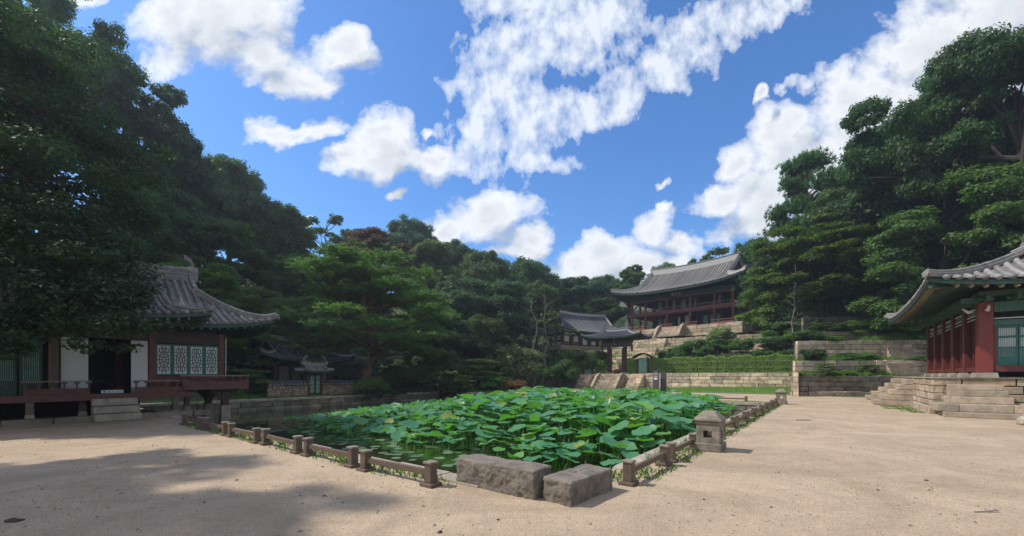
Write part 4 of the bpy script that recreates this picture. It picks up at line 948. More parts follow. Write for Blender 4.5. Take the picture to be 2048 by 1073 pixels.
# ---------------------------------------------------------------- courtyard wall and gate, far bank left
cw = thing('courtyard_wall', 'low tile-capped masonry wall standing behind the west bank of the pond', 'wall', fr(8.5, 29.0), RW); cw.scale = (1, 1, .86)
X1, X2, X3 = 2.75, 3.85, 6.5
for x0, x1 in ((0, X1), (X2, X3)):
    mb = MB(); blocks(mb, x1-x0, .05, 1.0, .16, .35, int(x0*7)+3, .18, .5, x0=x0); mb.build('masonry', ['podium', 'core'], cw)
    mb = MB(); n = int((x1-x0)/.26)
    for k in range(n+1):
        x = x0+k*(x1-x0)/n
        mb.tube([(x, -.14, 1.06), (x, .17, 1.24)], .06, 7); mb.tube([(x, .5, 1.06), (x, .19, 1.24)], .06, 7)
    mb.add([(x0-.1, -.12, 1.0), (x1+.1, -.12, 1.0), (x1+.1, .18, 1.2), (x0-.1, .18, 1.2), (x1+.1, .48, 1.0), (x0-.1, .48, 1.0)], [(0, 1, 2, 3), (3, 2, 4, 5), (0, 5, 4, 1)])
    mb.sweep([(x0-.1, .18, 1.2), (x1+.1, .18, 1.2)], .16, .16); mb.build('tile_cap', 'tiledk', cw)
    mb = MB()
    for k in range(n+1): x = x0+k*(x1-x0)/n; mb.tube([(x, -.148, 1.055), (x, -.142, 1.058)], .055, 8)
    mb.build('tile_end', 'plaster', cw)
cg = thing('wall_gate', 'little gate with pale doors and a tiled roof set in the courtyard wall', 'gate', fr(11.8, 29.1), RW); cg.scale = (.95, .95, .86)
for x in (-.55, .55): MB().box(x-.1, x+.1, -.1, .1, 0, 2.0).build('post', 'red', cg)
for x in (-.23, .23):
    d_ = MB().box(x-.215, x+.215, -.03, .03, .12, 1.85).build('door_leaf', 'darkred', cg); MB().box(x-.15, x+.15, -.04, -.031, .25, 1.78).build('door_panel', 'doorgreen', d_)
    mb = MB()
    for z in (.6, 1.0, 1.4): mb.box(x-.16, x+.16, -.05, -.041, z-.02, z+.02)
    mb.build('cross_bar', 'darkred', d_)
MB().box(-.6, .6, -.12, .12, 0, .12).build('sill', 'red', cg); MB().box(-.75, .75, -.14, .14, 1.9, 2.1).build('lintel', 'darkred', cg)
roof(cg, 0, 0, 0, 1.15, .8, .78, 2.2, 2.75, .12, .05, .2, .06, 0, mats=('tile', 'tilepl', 'dkgreen', 'ochre'), ridge=(.16, .22), over=.5, rafters=False, orn=True, hipw=.14, hiph=.1, seg=6, rd=.03)
# pavilion behind that wall
pb = thing('small_pavilion', 'small dark pavilion half hidden by the pine behind the courtyard wall', 'pavilion', fr(12.2, 33.2, .4), RW)
for x in (-2.2, 0, 2.2):
    for y in (-1.5, 1.5): MB().box(x-.12, x+.12, y-.12, y+.12, -.9, 2.4).build('column', 'darkred', pb)
mb = MB(); mb.box(-2.1, 2.1, -1.4, -1.34, 0, 2.4); mb.box(-2.1, -2.04, -1.3, 1.4, 0, 2.4); mb.box(-2.1, 2.1, 1.4, 1.46, 0, 2.4); mb.build('timber_wall', 'dark', pb)
for x in (-1.9, -.95, .15, 1.1):
    d_ = MB().box(x, x+.8, -1.46, -1.41, .1, 1.9).build('window', 'wood', pb); mb = MB(); lattice(mb, x+.05, x+.75, .6, 1.8, -1.461, .03, kind='bars'); mb.build('lattice', 'woodcap', d_)
roof(pb, 0, 0, 0, 3.7, 3.0, 2.2, 2.4, 4.0, .5, .1, .27, .08, 0, mats=('tiledk', 'tilepl', 'dkgreen', 'ochre'), ridge=(.24, .4), over=1.2, rafters=False, hipw=.2, hiph=.2, seg=8)
# dark roofed hut behind the red hall's far corner
hh = thing('dark_hut', 'dark tile-roofed building with pale gable in deep shade beyond the terraces', 'building', at(1822, 640, 46), RN)
hh.location.z = 7.0; mb = MB(); mb.box(-2, 2, -2, 2, -.5, 3.0); mb.build('wall', 'plaster', hh)
roof(hh, 0, 0, 0, 3.4, 3.2, 1.8, 3.0, 5.4, .5, .1, .3, .09, 0, mats=('tiledk', 'tilepl', 'dkgreen', 'ochre'), ridge=(.26, .4), over=1.2, rafters=False, seg=8)
tw = thing('tile_capped_wall', 'old tile-capped wall in shade above the terraces', 'wall', (31.5, 44.6, 7.3), RA)
mb = MB(); blocks(mb, 14, 0, 1.5, .3, .4, 71, .3, .8); mb.build('masonry', ['old_shaded_wall', 'core'], tw)
mb = MB(); mb.sweep([(-.1, .2, 1.5), (14.1, .2, 1.5)], .8, .18, wt=.2); mb.sweep([(-.1, .2, 1.68), (14.1, .2, 1.68)], .2, .14); mb.build('tile_cap', 'tile', tw)
# ---------------------------------------------------------------- vegetation
def unit(n, rg):
    v = rg.normal(size=(n, 3)); return v/np.linalg.norm(v, axis=1, keepdims=True)
def leaf_quads(pos, nrm, size, rg, aspect=.55, fold=0):
    n = len(pos); t = unit(n, rg); t -= nrm*(t*nrm).sum(1, keepdims=True); t /= np.linalg.norm(t, axis=1, keepdims=True)+1e-9
    b = np.cross(nrm, t); s = size[:, None] if np.ndim(size) else size
    q = np.stack([pos-t*s, pos-b*s*aspect+t*s*.1, pos+t*s, pos+b*s*aspect+t*s*.1], 1); return q.reshape(-1, 3)
def crown_points(blobs, rg, per, sub=9, flat=1., fill=.55, inner=.35):
    P = []; N = []
    for (c, r) in blobs:
        c = np.array(c); r = np.array(r); n = max(20, int(per*(r[0]*r[1]+r[0]*r[2]+r[1]*r[2])/3))
        ns = sub; sd = unit(ns, rg); sd[:, 2] = sd[:, 2]*.8+.12; sc = c+sd*r*(.5+.35*rg.random((ns, 1)))
        k = rg.integers(0, ns, n); d = unit(n, rg); rad = (inner+(1-inner)*rg.random((n, 1))**.5)
        p = sc[k]+d*rad*r*fill*(.7+.5*rg.random((n, 1))); 
        nn = d*.7+unit(n, rg)*.6+np.array([0, 0, .45]); nn /= np.linalg.norm(nn, axis=1, keepdims=True)
        P.append(p); N.append(nn)
    return np.concatenate(P), np.concatenate(N)
def limb(mb, p0, p1, r0, r1, rn, bend=.12, n=5):
    p0, p1 = Vector(p0), Vector(p1); L = (p1-p0).length; pts = []
    o = Vector((rn.uniform(-1, 1), rn.uniform(-1, 1), rn.uniform(-.2, .6)))*L*bend
    for i in range(n+1): t = i/n; pts.append(p0.lerp(p1, t)+o*math.sin(t*math.pi)+Vector((rn.uniform(-1, 1), rn.uniform(-1, 1), 0))*L*.02)
    mb.tube(pts, [r0+(r1-r0)*i/n for i in range(n+1)], 6, cap=False)
def make_kind(seed, kind):
    """a tree about 10 m tall, crown about 8 m across, standing on the origin: returns crown and trunk meshes"""
    rg = np.random.default_rng(seed); rn = random.Random(seed); blobs = []; tr = MB()
    if kind == 'broad':
        for i in range(34):
            d = unit(1, rg)[0]; d[2] = abs(d[2])*1.0-.25; q = rn.uniform(.62, 1.)
            c = np.array([0, 0, 6.0])+d*np.array([3.0, 3.0, 3.3])*q; r = rn.uniform(.85, 1.45); blobs.append((c, (r, r, r*.72)))
        for i in range(10):
            d = unit(1, rg)[0]; blobs.append((np.array([0, 0, 5.4])+d*np.array([1.6, 1.6, 1.8]), (1.4, 1.4, 1.3)))
        P, N = crown_points(blobs, rg, 2300, sub=12, fill=.46); q = leaf_quads(P, N, rg.uniform(.055, .115, len(P)), rg, .62)
        limb(tr, (0, 0, -.6), (.15, 0, 4.2), .26, .18, rn, .05)
        for c, r in blobs[:22]: limb(tr, (.12, 0, rn.uniform(2.6, 4.4)), c, .09, .02, rn, .15)
    elif kind in ('open', 'openfine'):
        for i in range(36):
            d = unit(1, rg)[0]; d[2] = abs(d[2])*1.05-.35; q = rn.uniform(.5, 1.05)
            c = np.array([0, 0, 5.8])+d*np.array([3.2, 3.2, 3.7])*q; r = rn.uniform(.55, 1.2); blobs.append((c, (r, r, r*.55)))
        fine = kind == 'openfine'
        P, N = crown_points(blobs, rg, 5600 if fine else 2500, sub=13 if fine else 10, fill=.4); q = leaf_quads(P, N, rg.uniform(.03, .065, len(P)) if fine else rg.uniform(.05, .10, len(P)), rg, .62)
        limb(tr, (0, 0, -.6), (.15, 0, 4.0), .26, .18, rn, .05); limb(tr, (.15, 0, 4), (-.3, .3, 8), .16, .05, rn, .08)
        for c, r in blobs: limb(tr, (.1, 0, rn.uniform(2.8, 6)), c, .075, .015, rn, .15)
    elif kind == 'tall':
        for i in range(30):
            z = rn.uniform(2.2, 9.6); w = 2.3*math.sqrt(max(.05, 1-((z-5.4)/4.6)**2)); a_ = rn.uniform(0, 6.28); rr = rn.uniform(.55, 1)*w
            r = rn.uniform(.7, 1.15); blobs.append((np.array([rr*math.cos(a_), rr*math.sin(a_), z]), (r, r, r*.8)))
        for i in range(8): blobs.append((np.array([0, 0, 2.5+i*.85]), (1.1, 1.1, .9)))
        P, N = crown_points(blobs, rg, 1900, sub=11, fill=.5); q = leaf_quads(P, N, rg.uniform(.06, .11, len(P)), rg)
        limb(tr, (0, 0, -.6), (0, .1, 7.5), .2, .06, rn, .03)
        for c, r in blobs[:16]: limb(tr, (0, 0, max(2, c[2]-1.2)), c, .06, .02, rn, .1)
    elif kind == 'maple':
        for k in range(11):
            z = 2.6+k*.68; w = 4.1*math.sqrt(max(.1, 1-((z-4.6)/5.6)**2)); m = 8 if k < 9 else 4
            for j in range(m):
                a_ = rn.uniform(0, 6.28); rr = w*rn.uniform(.45, .95); r = rn.uniform(.8, 1.35); blobs.append((np.array([rr*math.cos(a_), rr*math.sin(a_), z+rn.uniform(-.4, .4)-rr*.10]), (r, r, .46)))
        P, N = crown_points(blobs, rg, 1500, sub=9, fill=.55); N[:, 2] += .7; N /= np.linalg.norm(N, axis=1, keepdims=True)
        q = leaf_quads(P, N, rg.uniform(.055, .115, len(P)), rg, .7)
        limb(tr, (0, 0, -.6), (.2, .1, 3.4), .24, .16, rn, .06)
        for c, r in blobs[::3]: limb(tr, (.15, .05, rn.uniform(1.8, 3.4)), c, .08, .018, rn, .2)
    elif kind == 'pine':
        Q = []; pads = []
        for i in range(74):
            z = rn.uniform(3.2, 9.8); w = 4.2*(1-((z-4.6)/6.0)**2)**.5 if abs(z-4.6) < 6 else .5; a_ = rn.uniform(0, 6.28); rr = w*rn.uniform(.2, 1.0); r = rn.uniform(.65, 1.15)
            pads.append((np.array([rr*math.cos(a_), rr*math.sin(a_), z-rr*.22]), r))
        for c, r in pads:
            m = int(85*r*r); t = np.stack([rg.normal(0, .45*r, m), rg.normal(0, .45*r, m), rg.normal(0, .13*r, m)], 1)+c
            for j in range(16):
                d = unit(m, rg)*.75+np.array([0, 0, .65]); d /= np.linalg.norm(d, axis=1, keepdims=True); L = rg.uniform(.16, .28, (m, 1)); s = unit(m, rg); s = np.cross(d, s); s /= np.linalg.norm(s, axis=1, keepdims=True)+1e-9
                Q.append(np.stack([t-s*.02, t+s*.02, t+d*L+s*.009, t+d*L-s*.009], 1).reshape(-1, 3))
        q = np.concatenate(Q)
        limb(tr, (0, 0, -.6), (.5, .2, 3.0), .3, .22, rn, .1); limb(tr, (.5, .2, 3.0), (-.1, 0, 8.6), .22, .05, rn, .1)
        for c, r in pads: limb(tr, (.4-.05*c[2], .1, max(2.2, c[2]-rn.uniform(.3, 1.6))), c, .075, .02, rn, .16)
    elif kind == 'sparse':
        for i in range(16):
            d = unit(1, rg)[0]; d[2] = abs(d[2])-.1; c = np.array([0, 0, 5.6])+d*np.array([2.4, 2.4, 3.9]); r = rn.uniform(.45, .8); blobs.append((c, (r, r, r*.6)))
        P, N = crown_points(blobs, rg, 700); q = leaf_quads(P, N, rg.uniform(.10, .18, len(P)), rg)
        limb(tr, (0, 0, -.6), (.1, 0, 8.4), .16, .03, rn, .04)
        for c, r in blobs: limb(tr, (.05, 0, max(2, c[2]-1.4)), c, .05, .015, rn, .12)
    elif kind == 'bare':
        P, N = crown_points([(np.array([rn.uniform(-1, 1), rn.uniform(-1, 1), rn.uniform(3, 8)]), (.6, .6, .4)) for _ in range(10)], rg, 110); q = leaf_quads(P, N, rg.uniform(.06, .11, len(P)), rg)
        limb(tr, (0, 0, -.6), (.1, 0, 9.6), .12, .02, rn, .02, 8)
        for i in range(26):
            z = rn.uniform(3, 9); a_ = rn.uniform(0, 6.28); L = rn.uniform(.8, 2.2)*(1-z/14); limb(tr, (.05, 0, z), (L*math.cos(a_), L*math.sin(a_), z+rn.uniform(.1, .9)), .03, .008, rn, .1, 4)
    elif kind == 'bush':      # 2 m tall, 3 m across
        for i in range(22):
            d = unit(1, rg)[0]; d[2] = abs(d[2]); c = np.array([0, 0, .55])+d*np.array([1.1, 1.1, .95])*rn.uniform(.5, 1); r = rn.uniform(.3, .5); blobs.append((c, (r, r, r*.7)))
        P, N = crown_points(blobs, rg, 6500); q = leaf_quads(P, N, rg.uniform(.03, .065, len(P)), rg)
        for c, r in blobs[:12]: limb(tr, (0, 0, -.2), c, .03, .01, rn, .1, 4)
    elif kind == 'fern':      # yew-like layered bush, 2 m tall 3.4 m across
        for k in range(6):
            z = .35+k*.3; w = 1.55*math.sqrt(max(.08, 1-(z/2.1)**2))
            for j in range(7): a_ = rn.uniform(0, 6.28); rr = w*rn.uniform(.4, .95); r = rn.uniform(.35, .55); blobs.append((np.array([rr*math.cos(a_), rr*math.sin(a_), z-rr*.12]), (r, r, .13)))
        P, N = crown_points(blobs, rg, 5000, sub=6, fill=.65); q = leaf_quads(P, N, rg.uniform(.03, .07, len(P)), rg, .35)
        for c, r in blobs[::4]: limb(tr, (0, 0, -.2), c, .03, .01, rn, .1, 4)
    cm = npmesh(kind+'_crown', q)
    tm = bpy.data.meshes.new(kind+'_trunk'); tm.from_pydata(tr.v, [], tr.f); tm.polygons.foreach_set('use_smooth', [True]*len(tm.polygons)); tm.update()
    return cm, tm
KC = {}
def kind_mesh(kind, var, leaf, bark):
    if (kind, var) not in KC: KC[kind, var] = make_kind(hash_(kind)+var*31, kind)
    key = (kind, var, leaf, bark)
    if key not in KC:
        cm, tm = KC[kind, var]
        cm = cm.copy(); tm = tm.copy(); cm.materials.clear(); tm.materials.clear(); cm.materials.append(M[leaf]); tm.materials.append(M[bark]); KC[key] = (cm, tm)
    return KC[key]
def hash_(s_): return sum(ord(c_)*(i+3) for i, c_ in enumerate(s_)) % 997
TREE_N = [0]
def tree(px, top, wpx, Y, kind, leaf, label, group=None, var=0, bark='bark', base=None, name='tree', cat='tree', rot=None, wy=1., lean=0):
    TREE_N[0] += 1; rn = random.Random(TREE_N[0]*7+var); X = (px-1024)/F*Y; z0 = tz(X, Y)-.15 if base is None else base
    zt = CH+(HZ-top)/F*Y; H = zt-z0; W_ = wpx/F*Y
    h0, w0 = {'broad': (9.9, 8.4), 'open': (9.8, 8.2), 'openfine': (9.3, 8.2), 'tall': (10.3, 5.6), 'maple': (9.9, 8.6), 'pine': (10.0, 9.0), 'sparse': (10, 5.6), 'bare': (9.6, 3.0), 'bush': (1.95, 3.1), 'fern': (2.05, 3.5)}[kind]
    r = thing(name, label, cat, (X, Y, z0), rn.uniform(0, 6.28) if rot is None else rot, group)
    s = (W_/w0, W_/w0*wy, H/h0)
    cm, tm = kind_mesh(kind, var, leaf, bark)
    tn, cn = ('trunk', 'crown') if cat == 'tree' else ('stem', 'foliage')
    link(tn, tm, r); link(cn, cm, r); r.scale = s
    if lean: r.rotation_euler = (0, R(lean), r.rotation_euler.z)
    return r
# hillside woods behind everything (px, top, width, distance, kind, leaf, var, label)
TR = [
 # left: slope behind the lattice pavilion
 (60, -120, 420, 34, 'openfine', 'leafblue', 0, 'towering dark tree filling the top left corner of the picture'),
 (250, 70, 330, 42, 'open', 'leafblue', 1, 'tall blue-green tree on the slope, its crown cut off by the first bank of cloud'),
 (345, 205, 220, 46, 'open', 'leafdk', 2, 'dark tree with a ragged top just below the big top-left cloud'),
 (455, 285, 190, 50, 'broad', 'leafblue', 0, 'rounded dark tree midway down the left wooded slope'),
 (540, 385, 200, 52, 'broad', 'leafdk', 1, 'dark tree at the foot of the left slope above the pavilion roof tip'),
 (420, 420, 240, 38, 'maple', 'leafdk', 0, 'layered dark tree behind the lattice pavilion ridge'),
 (300, 330, 260, 34, 'broad', 'leafdk', 2, 'dense dark tree directly above the pavilion roof'),
 (150, 260, 300, 29, 'maple', 'leafdk', 1, 'dark feathery tree rising left of the pavilion roof'),
 (400, 520, 220, 30, 'maple', 'leafmaple', 1, 'brighter green maple right behind the pavilion ridge end'),
 (505, 560, 190, 36, 'broad', 'leafdk', 0, 'shadowy tree between the pavilion roof tip and the courtyard'),
 (570, 430, 150, 58, 'tall', 'leafblue', 0, 'tall narrow dark tree beside the dip in the skyline'),
 # skyline behind the pine
 (655, 415, 110, 70, 'sparse', 'leafblue', 0, 'thin open-crowned tree standing alone in the dip of the skyline'),
 (725, 432, 140, 74, 'open', 'leafblue', 1, 'small rounded skyline tree right of the thin open tree'),
 (815, 420, 160, 78, 'broad', 'leafblue', 2, 'highest rounded tree on the skyline above the big pine'),
 (765, 462, 170, 62, 'maple', 'leafred', 0, 'reddish-brown tree on the wooded hill above the big pine'),
 (700, 500, 140, 58, 'maple', 'leafred', 1, 'smaller brownish tree below the reddish one'),
 (860, 480, 120, 60, 'tall', 'leafpale', 0, 'paler drooping tree right of the reddish tree'),
 (905, 468, 140, 76, 'broad', 'leafblue', 0, 'dark skyline tree under the left end of the central cumulus'),
 (965, 480, 150, 70, 'broad', 'leafdk', 1, 'full dark tree on the skyline below the central cumulus'),
 (1062, 497, 165, 74, 'broad', 'leafblue', 2, 'flat-topped skyline tree beside the bright gap of cloud'),
 (925, 540, 200, 56, 'broad', 'leafblue', 2, 'broad blue-green tree in the middle of the far woods'),
 (1010, 560, 130, 54, 'tall', 'leafblue', 1, 'narrow conical tree in the middle of the far woods'),
 (1075, 550, 120, 62, 'broad', 'leafdk', 0, 'dark tree left of the long blue-grey hall'),
 (620, 500, 200, 52, 'broad', 'leafdk', 2, 'dark tree behind the left side of the big pine'),
 (960, 620, 150, 46, 'broad', 'leafdk', 0, 'shadowy low tree above the round pale bush'),
 (860, 600, 190, 44, 'broad', 'leafblue', 1, 'dark tree behind the right side of the big pine'),
 (585, 620, 190, 41, 'maple', 'leafdk', 0, 'dark tree behind the courtyard pavilion'),
 (1150, 545, 190, 82, 'broad', 'leafblue', 0, 'low tree at the bright skyline gap behind the long hall'),
 (1205, 535, 110, 86, 'broad', 'leafblue', 1, 'small skyline tree left of the two-storey pavilion'),
 (1262, 500, 150, 84, 'open', 'leafdk', 2, 'big rounded tree rising behind the left roof tip of the two-storey pavilion'),
 (1335, 512, 90, 88, 'broad', 'leafdk', 0, 'small tree behind the ridge of the two-storey pavilion'),
 (1392, 500, 80, 84, 'sparse', 'leafblue', 1, 'wispy half-bare tree behind the middle of the big roof'),
 (1440, 478, 100, 84, 'sparse', 'leafmid', 0, 'tall thin tree behind the right part of the big roof'),
 (1500, 462, 120, 78, 'broad', 'leafblue', 1, 'dark tree behind the raised ridge end of the big roof'),
 (1200, 590, 120, 76, 'broad', 'leafdk', 1, 'dark tree between the long hall and the two-storey pavilion'),
 (1130, 600, 120, 74, 'broad', 'leafblue', 2, 'dark tree behind the near gable of the long hall'),
 (1570, 470, 150, 66, 'broad', 'leafdk', 0, 'dark tree right of the big roof behind the maples'),
 (1660, 420, 220, 56, 'broad', 'leafdk', 1, 'dark broad tree behind the bright layered maple'),
 # right side
 (1640, 430, 250, 44, 'maple', 'leafmaple', 0, 'large bright layered maple between the hill pavilion and the red hall'),
 (1590, 500, 180, 47, 'maple', 'leafmaple', 1, 'lower bright maple beside the right end of the two-storey pavilion'),
 (1850, 250, 420, 40, 'broad', 'leafblue', 2, 'dark tree filling in behind the tall trees on the right'),
 (1790, 200, 270, 42, 'openfine', 'leafdk', 0, 'tall greyish tree right of the leaning pine'),
 (1885, 60, 400, 35, 'openfine', 'leafdk', 1, 'very tall dark tree with exposed limbs above the terraces'),
 (2050, -60, 440, 31, 'openfine', 'leafdk', 2, 'tallest dark tree cut by the right edge of the picture'),
 (1790, 440, 260, 43, 'maple', 'leafdk', 1, 'dark layered tree in shade above the terraces'),
 (2000, 400, 300, 34, 'maple', 'leafdk', 0, 'green tree right behind the red hall roof'),
 (2010, 180, 380, 39, 'broad', 'leafblue', 1, 'full dark tree behind the tallest tree at the right edge'),
 (1900, 350, 300, 33.5, 'maple', 'leafdk', 0, 'dark layered foliage in front of the tall bare-limbed trees'),
 (1960, 330, 300, 37, 'broad', 'leafdk', 1, 'dark tree right above the eave corner of the red hall'),
 (2140, 330, 300, 38, 'broad', 'leafdk', 0, 'dark tree behind the red hall at the picture edge'),
]
for (px, top, w, Y, kind, leaf, var, lab) in TR:
    tree(px, top, w, Y, kind, leaf, lab, 'woods round the pond garden', var)
tree(1596, 312, 200, 49.5, 'pine', 'leafdk', 'leaning dark pine against the right-hand cloud', None, 1, 'barkpine', lean=4)
tree(735, 512, 390, 35, 'pine', 'needle', 'great spreading green pine on the far bank of the pond', None, 0, 'barkpine', rot=.6)
tree(610, 592, 200, 34.5, 'pine', 'needle', 'low spreading pine bough mass left of the great pine', None, 2, 'barkpine')
tree(1588, 528, 60, 42, 'bare', 'leafdk', 'slender nearly bare young tree in front of the bright maples', None, 0, 'barkgrey')
tree(1090, 590, 110, 52, 'bare', 'leafpale', 'grey leafless shrubby tree in front of the long hall', None, 1, 'barkgrey')
tree(1062, 595, 90, 51, 'bare', 'leafpale', 'second grey leafless tree left of the long hall', None, 2, 'barkgrey')
# ---- near tree on the left: boughs hang in front of the pavilion
def custom_tree(name, label, loc, blobs, trunk_pts, tr_r, leaf, bark, per, ls, seed, flat=True, asp=.6):
    rg = np.random.default_rng(seed); rn = random.Random(seed); r = thing(name, label, 'tree', loc)
    L0 = np.array(loc); B = [(np.array(c)-L0, rr) for c, rr in blobs]
    P, N = crown_points(B, rg, per, sub=10, fill=.5)
    if flat: N[:, 2] += .5; N /= np.linalg.norm(N, axis=1, keepdims=True)
    link('crown', npmesh('crown', leaf_quads(P, N, rg.uniform(ls*.6, ls*1.2, len(P)), rg, asp), mat=leaf), r)
    mb = MB(); tp = [Vector(p)-Vector(loc) for p in trunk_pts]; mb.tube(tp, tr_r, 9, cap=False)
    for c, rr in B:
        if (rn.random() < .3 or c[2] < 5): continue
        c = Vector(c); k = min(range(1, len(tp)), key=lambda i: (tp[i]-c).length+(3 if tp[i].z > c.z+1 else 0)); limb(mb, tp[k], c, tr_r[k]*.35, .02, rn, .12)
    mb.build('trunk', bark, r, smooth=True)
    return r
rn = random.Random(12); bl_ = []
for (px, py, Y, rp) in [(20, 120, 16, 120), (60, 220, 15, 110), (170, 230, 17, 100), (240, 330, 17, 90), (100, 330, 14, 110), (0, 340, 13, 110), (200, 420, 15, 100), (270, 430, 17, 70), (60, 440, 12.5, 100), (150, 510, 13, 95), (10, 540, 12, 90), (90, 590, 12, 85), (190, 600, 12.5, 80), (225, 590, 12.8, 62), (255, 530, 13.5, 55), (265, 590, 13, 38), (225, 480, 14, 60), (230, 650, 12, 48), (130, 645, 11.8, 55), (60, 650, 11.8, 60), (0, 640, 11.5, 70), (170, 690, 11.7, 30), (270, 655, 12.2, 36), (318, 652, 12.6, 22), (258, 700, 12.2, 20), (20, 700, 11.5, 45), (-80, 480, 13, 130), (-90, 250, 14, 140), (-60, 640, 12, 90), (-60, 60, 15, 130), (110, 100, 18, 90)]:
    c = at(px, py, Y); rr = rp/F*Y; bl_.append((tuple(c), (rr, rr, rr*.62)))
    for k in range(3):
        d = Vector((rn.uniform(-1, 1), rn.uniform(-1, 1), rn.uniform(-.6, .6)))*rr*.8; q_ = rn.uniform(.35, .6)*rr; bl_.append((tuple(c+d), (q_, q_, q_*.45)))
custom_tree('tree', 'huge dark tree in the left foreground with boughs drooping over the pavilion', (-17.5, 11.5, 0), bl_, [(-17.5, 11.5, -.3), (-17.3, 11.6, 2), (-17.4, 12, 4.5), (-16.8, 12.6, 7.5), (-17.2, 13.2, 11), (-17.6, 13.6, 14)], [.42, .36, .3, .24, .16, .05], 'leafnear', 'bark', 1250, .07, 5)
# ---- shrubs
SH = [
 (1022, 662, 170, 46, 'bush', 'leafpale', 0, 'big pale-leaved dome-shaped shrub left of the gate'),
 (880, 700, 150, 39, 'fern', 'leafdk', 0, 'dark feathery yew at the right foot of the great pine'),
 (960, 715, 130, 41, 'fern', 'leafmid', 1, 'fresh green feathery shrub on the far corner of the pond'),
 (815, 720, 130, 37, 'bush', 'leafdk', 1, 'dark shrub under the trunk of the great pine'),
 (1025, 752, 75, 38, 'bush', 'leaforange', 2, 'low azalea with orange-tinged leaves by the far bank'),
 (985, 745, 70, 39.5, 'bush', 'leafmid', 0, 'yellow-green low shrub beside the orange-tinged azalea'),
 (905, 760, 80, 37.5, 'fern', 'leafdk', 1, 'low dark shrub overhanging the far corner of the pond'),
 (500, 735, 110, 29.5, 'fern', 'leafmid', 0, 'leafy green shrub between the pavilion and the courtyard wall'),
 (740, 745, 80, 32, 'bush', 'leafmid', 1, 'light green bush at the right end of the courtyard wall'),
 (760, 750, 110, 33.5, 'fern', 'leafdk', 0, 'dark spreading shrub left of the great pine trunk'),
 (1150, 685, 100, 53, 'bush', 'leafmid', 2, 'rounded shrub below the long hall'),
 (1195, 690, 80, 52, 'bush', 'leafmid', 0, 'rounded shrub close behind the west side door'),
 (1120, 705, 90, 50, 'bush', 'leafmid', 1, 'shrub left of the west side door behind the trellis'),
 (1385, 668, 110, 51, 'bush', 'leafmid', 1, 'broad green shrub on the lower terrace left of centre'),
 (1345, 685, 80, 48.5, 'bush', 'leafmid', 2, 'green shrub nearest the gate roof on the lower terrace'),
 (1440, 672, 110, 50, 'bush', 'leafmid', 0, 'dense green shrub in the middle of the terrace slope'),
 (1490, 668, 90, 49, 'bush', 'leafmid', 2, 'green shrub at the right end of the lower terraces'),
 (1440, 645, 62, 54.5, 'bush', 'leafpale', 1, 'thin twiggy shrub in front of the pavilion podium'),
 (1540, 690, 90, 46, 'bush', 'leafdk', 1, 'dark shrub at the right end above the hedge'),
 (1640, 700, 110, 41, 'bush', 'leafdk', 0, 'dark shrub in shade at the foot of the maples'),
 (1570, 640, 120, 45, 'fern', 'leafdk', 1, 'dark layered shrub under the bright maples'),
 (1700, 640, 160, 48, 'bush', 'leafdk', 2, 'shadowy undergrowth bush above the top terrace wall'),
 (1600, 620, 140, 52, 'bush', 'leafdk', 1, 'shadowy undergrowth bush between the maples'),
 (560, 700, 120, 36, 'bush', 'leafdk', 2, 'dark bush behind the courtyard pavilion'),
 (680, 730, 90, 38, 'bush', 'leafmid', 2, 'sunlit green bush behind the courtyard wall'),
 (830, 690, 150, 43, 'bush', 'leafdk', 0, 'dark bush behind the great pine trunk'),
 (1622, 690, 70, 33.5, 'bush', 'leafdk', 2, 'dark shrub crowding the near end of the second terrace'),
 (1612, 655, 80, 36.5, 'bush', 'leafdk', 0, 'dark shrub hanging over the near end of the third terrace'),
 (1690, 705, 70, 33.9, 'fern', 'leafmid', 1, 'leafy green clump in the middle of the second terrace ledge'),
 (1840, 710, 60, 32.5, 'bush', 'leafmid', 0, 'green plants on the ledge right beside the red hall'),
 (1685, 735, 60, 32.2, 'bush', 'leafmid', 2, 'green weeds bunched on the lowest ledge'),
 (1730, 640, 120, 38.5, 'fern', 'leafmid', 1, 'wide green plant clump under the trees on the top ledge'),
 (1660, 640, 90, 39, 'bush', 'leafdk', 1, 'dark shrub under the maples at the top ledge'),
 (1660, 668, 60, 35.6, 'bush', 'leafmid', 0, 'small bushy plant on the ledge above the pale terrace wall'),
 (1720, 700, 70, 34, 'bush', 'leafmid', 1, 'leafy plant spilling over the second terrace ledge'),
 (1650, 725, 60, 31.6, 'fern', 'leafmid', 1, 'low leafy plant at the near end of the lowest ledge'),
 (1790, 655, 90, 37.5, 'fern', 'leafmid', 0, 'fresh green plant clump on the upper ledge beside the hall eave'),
 (1740, 728, 60, 32, 'fern', 'leafmid', 0, 'low spreading plant on the lowest ledge'),
 (1080, 700, 110, 56, 'bush', 'leafdk', 2, 'dark bush at the foot of the leafless trees'),
]
for (px, top, w, Y, kind, leaf, var, lab) in SH:
    tree(px, top, w, Y, kind, leaf, lab, 'shrubs round the pond garden', var, name='shrub', cat='shrub', rot=None)
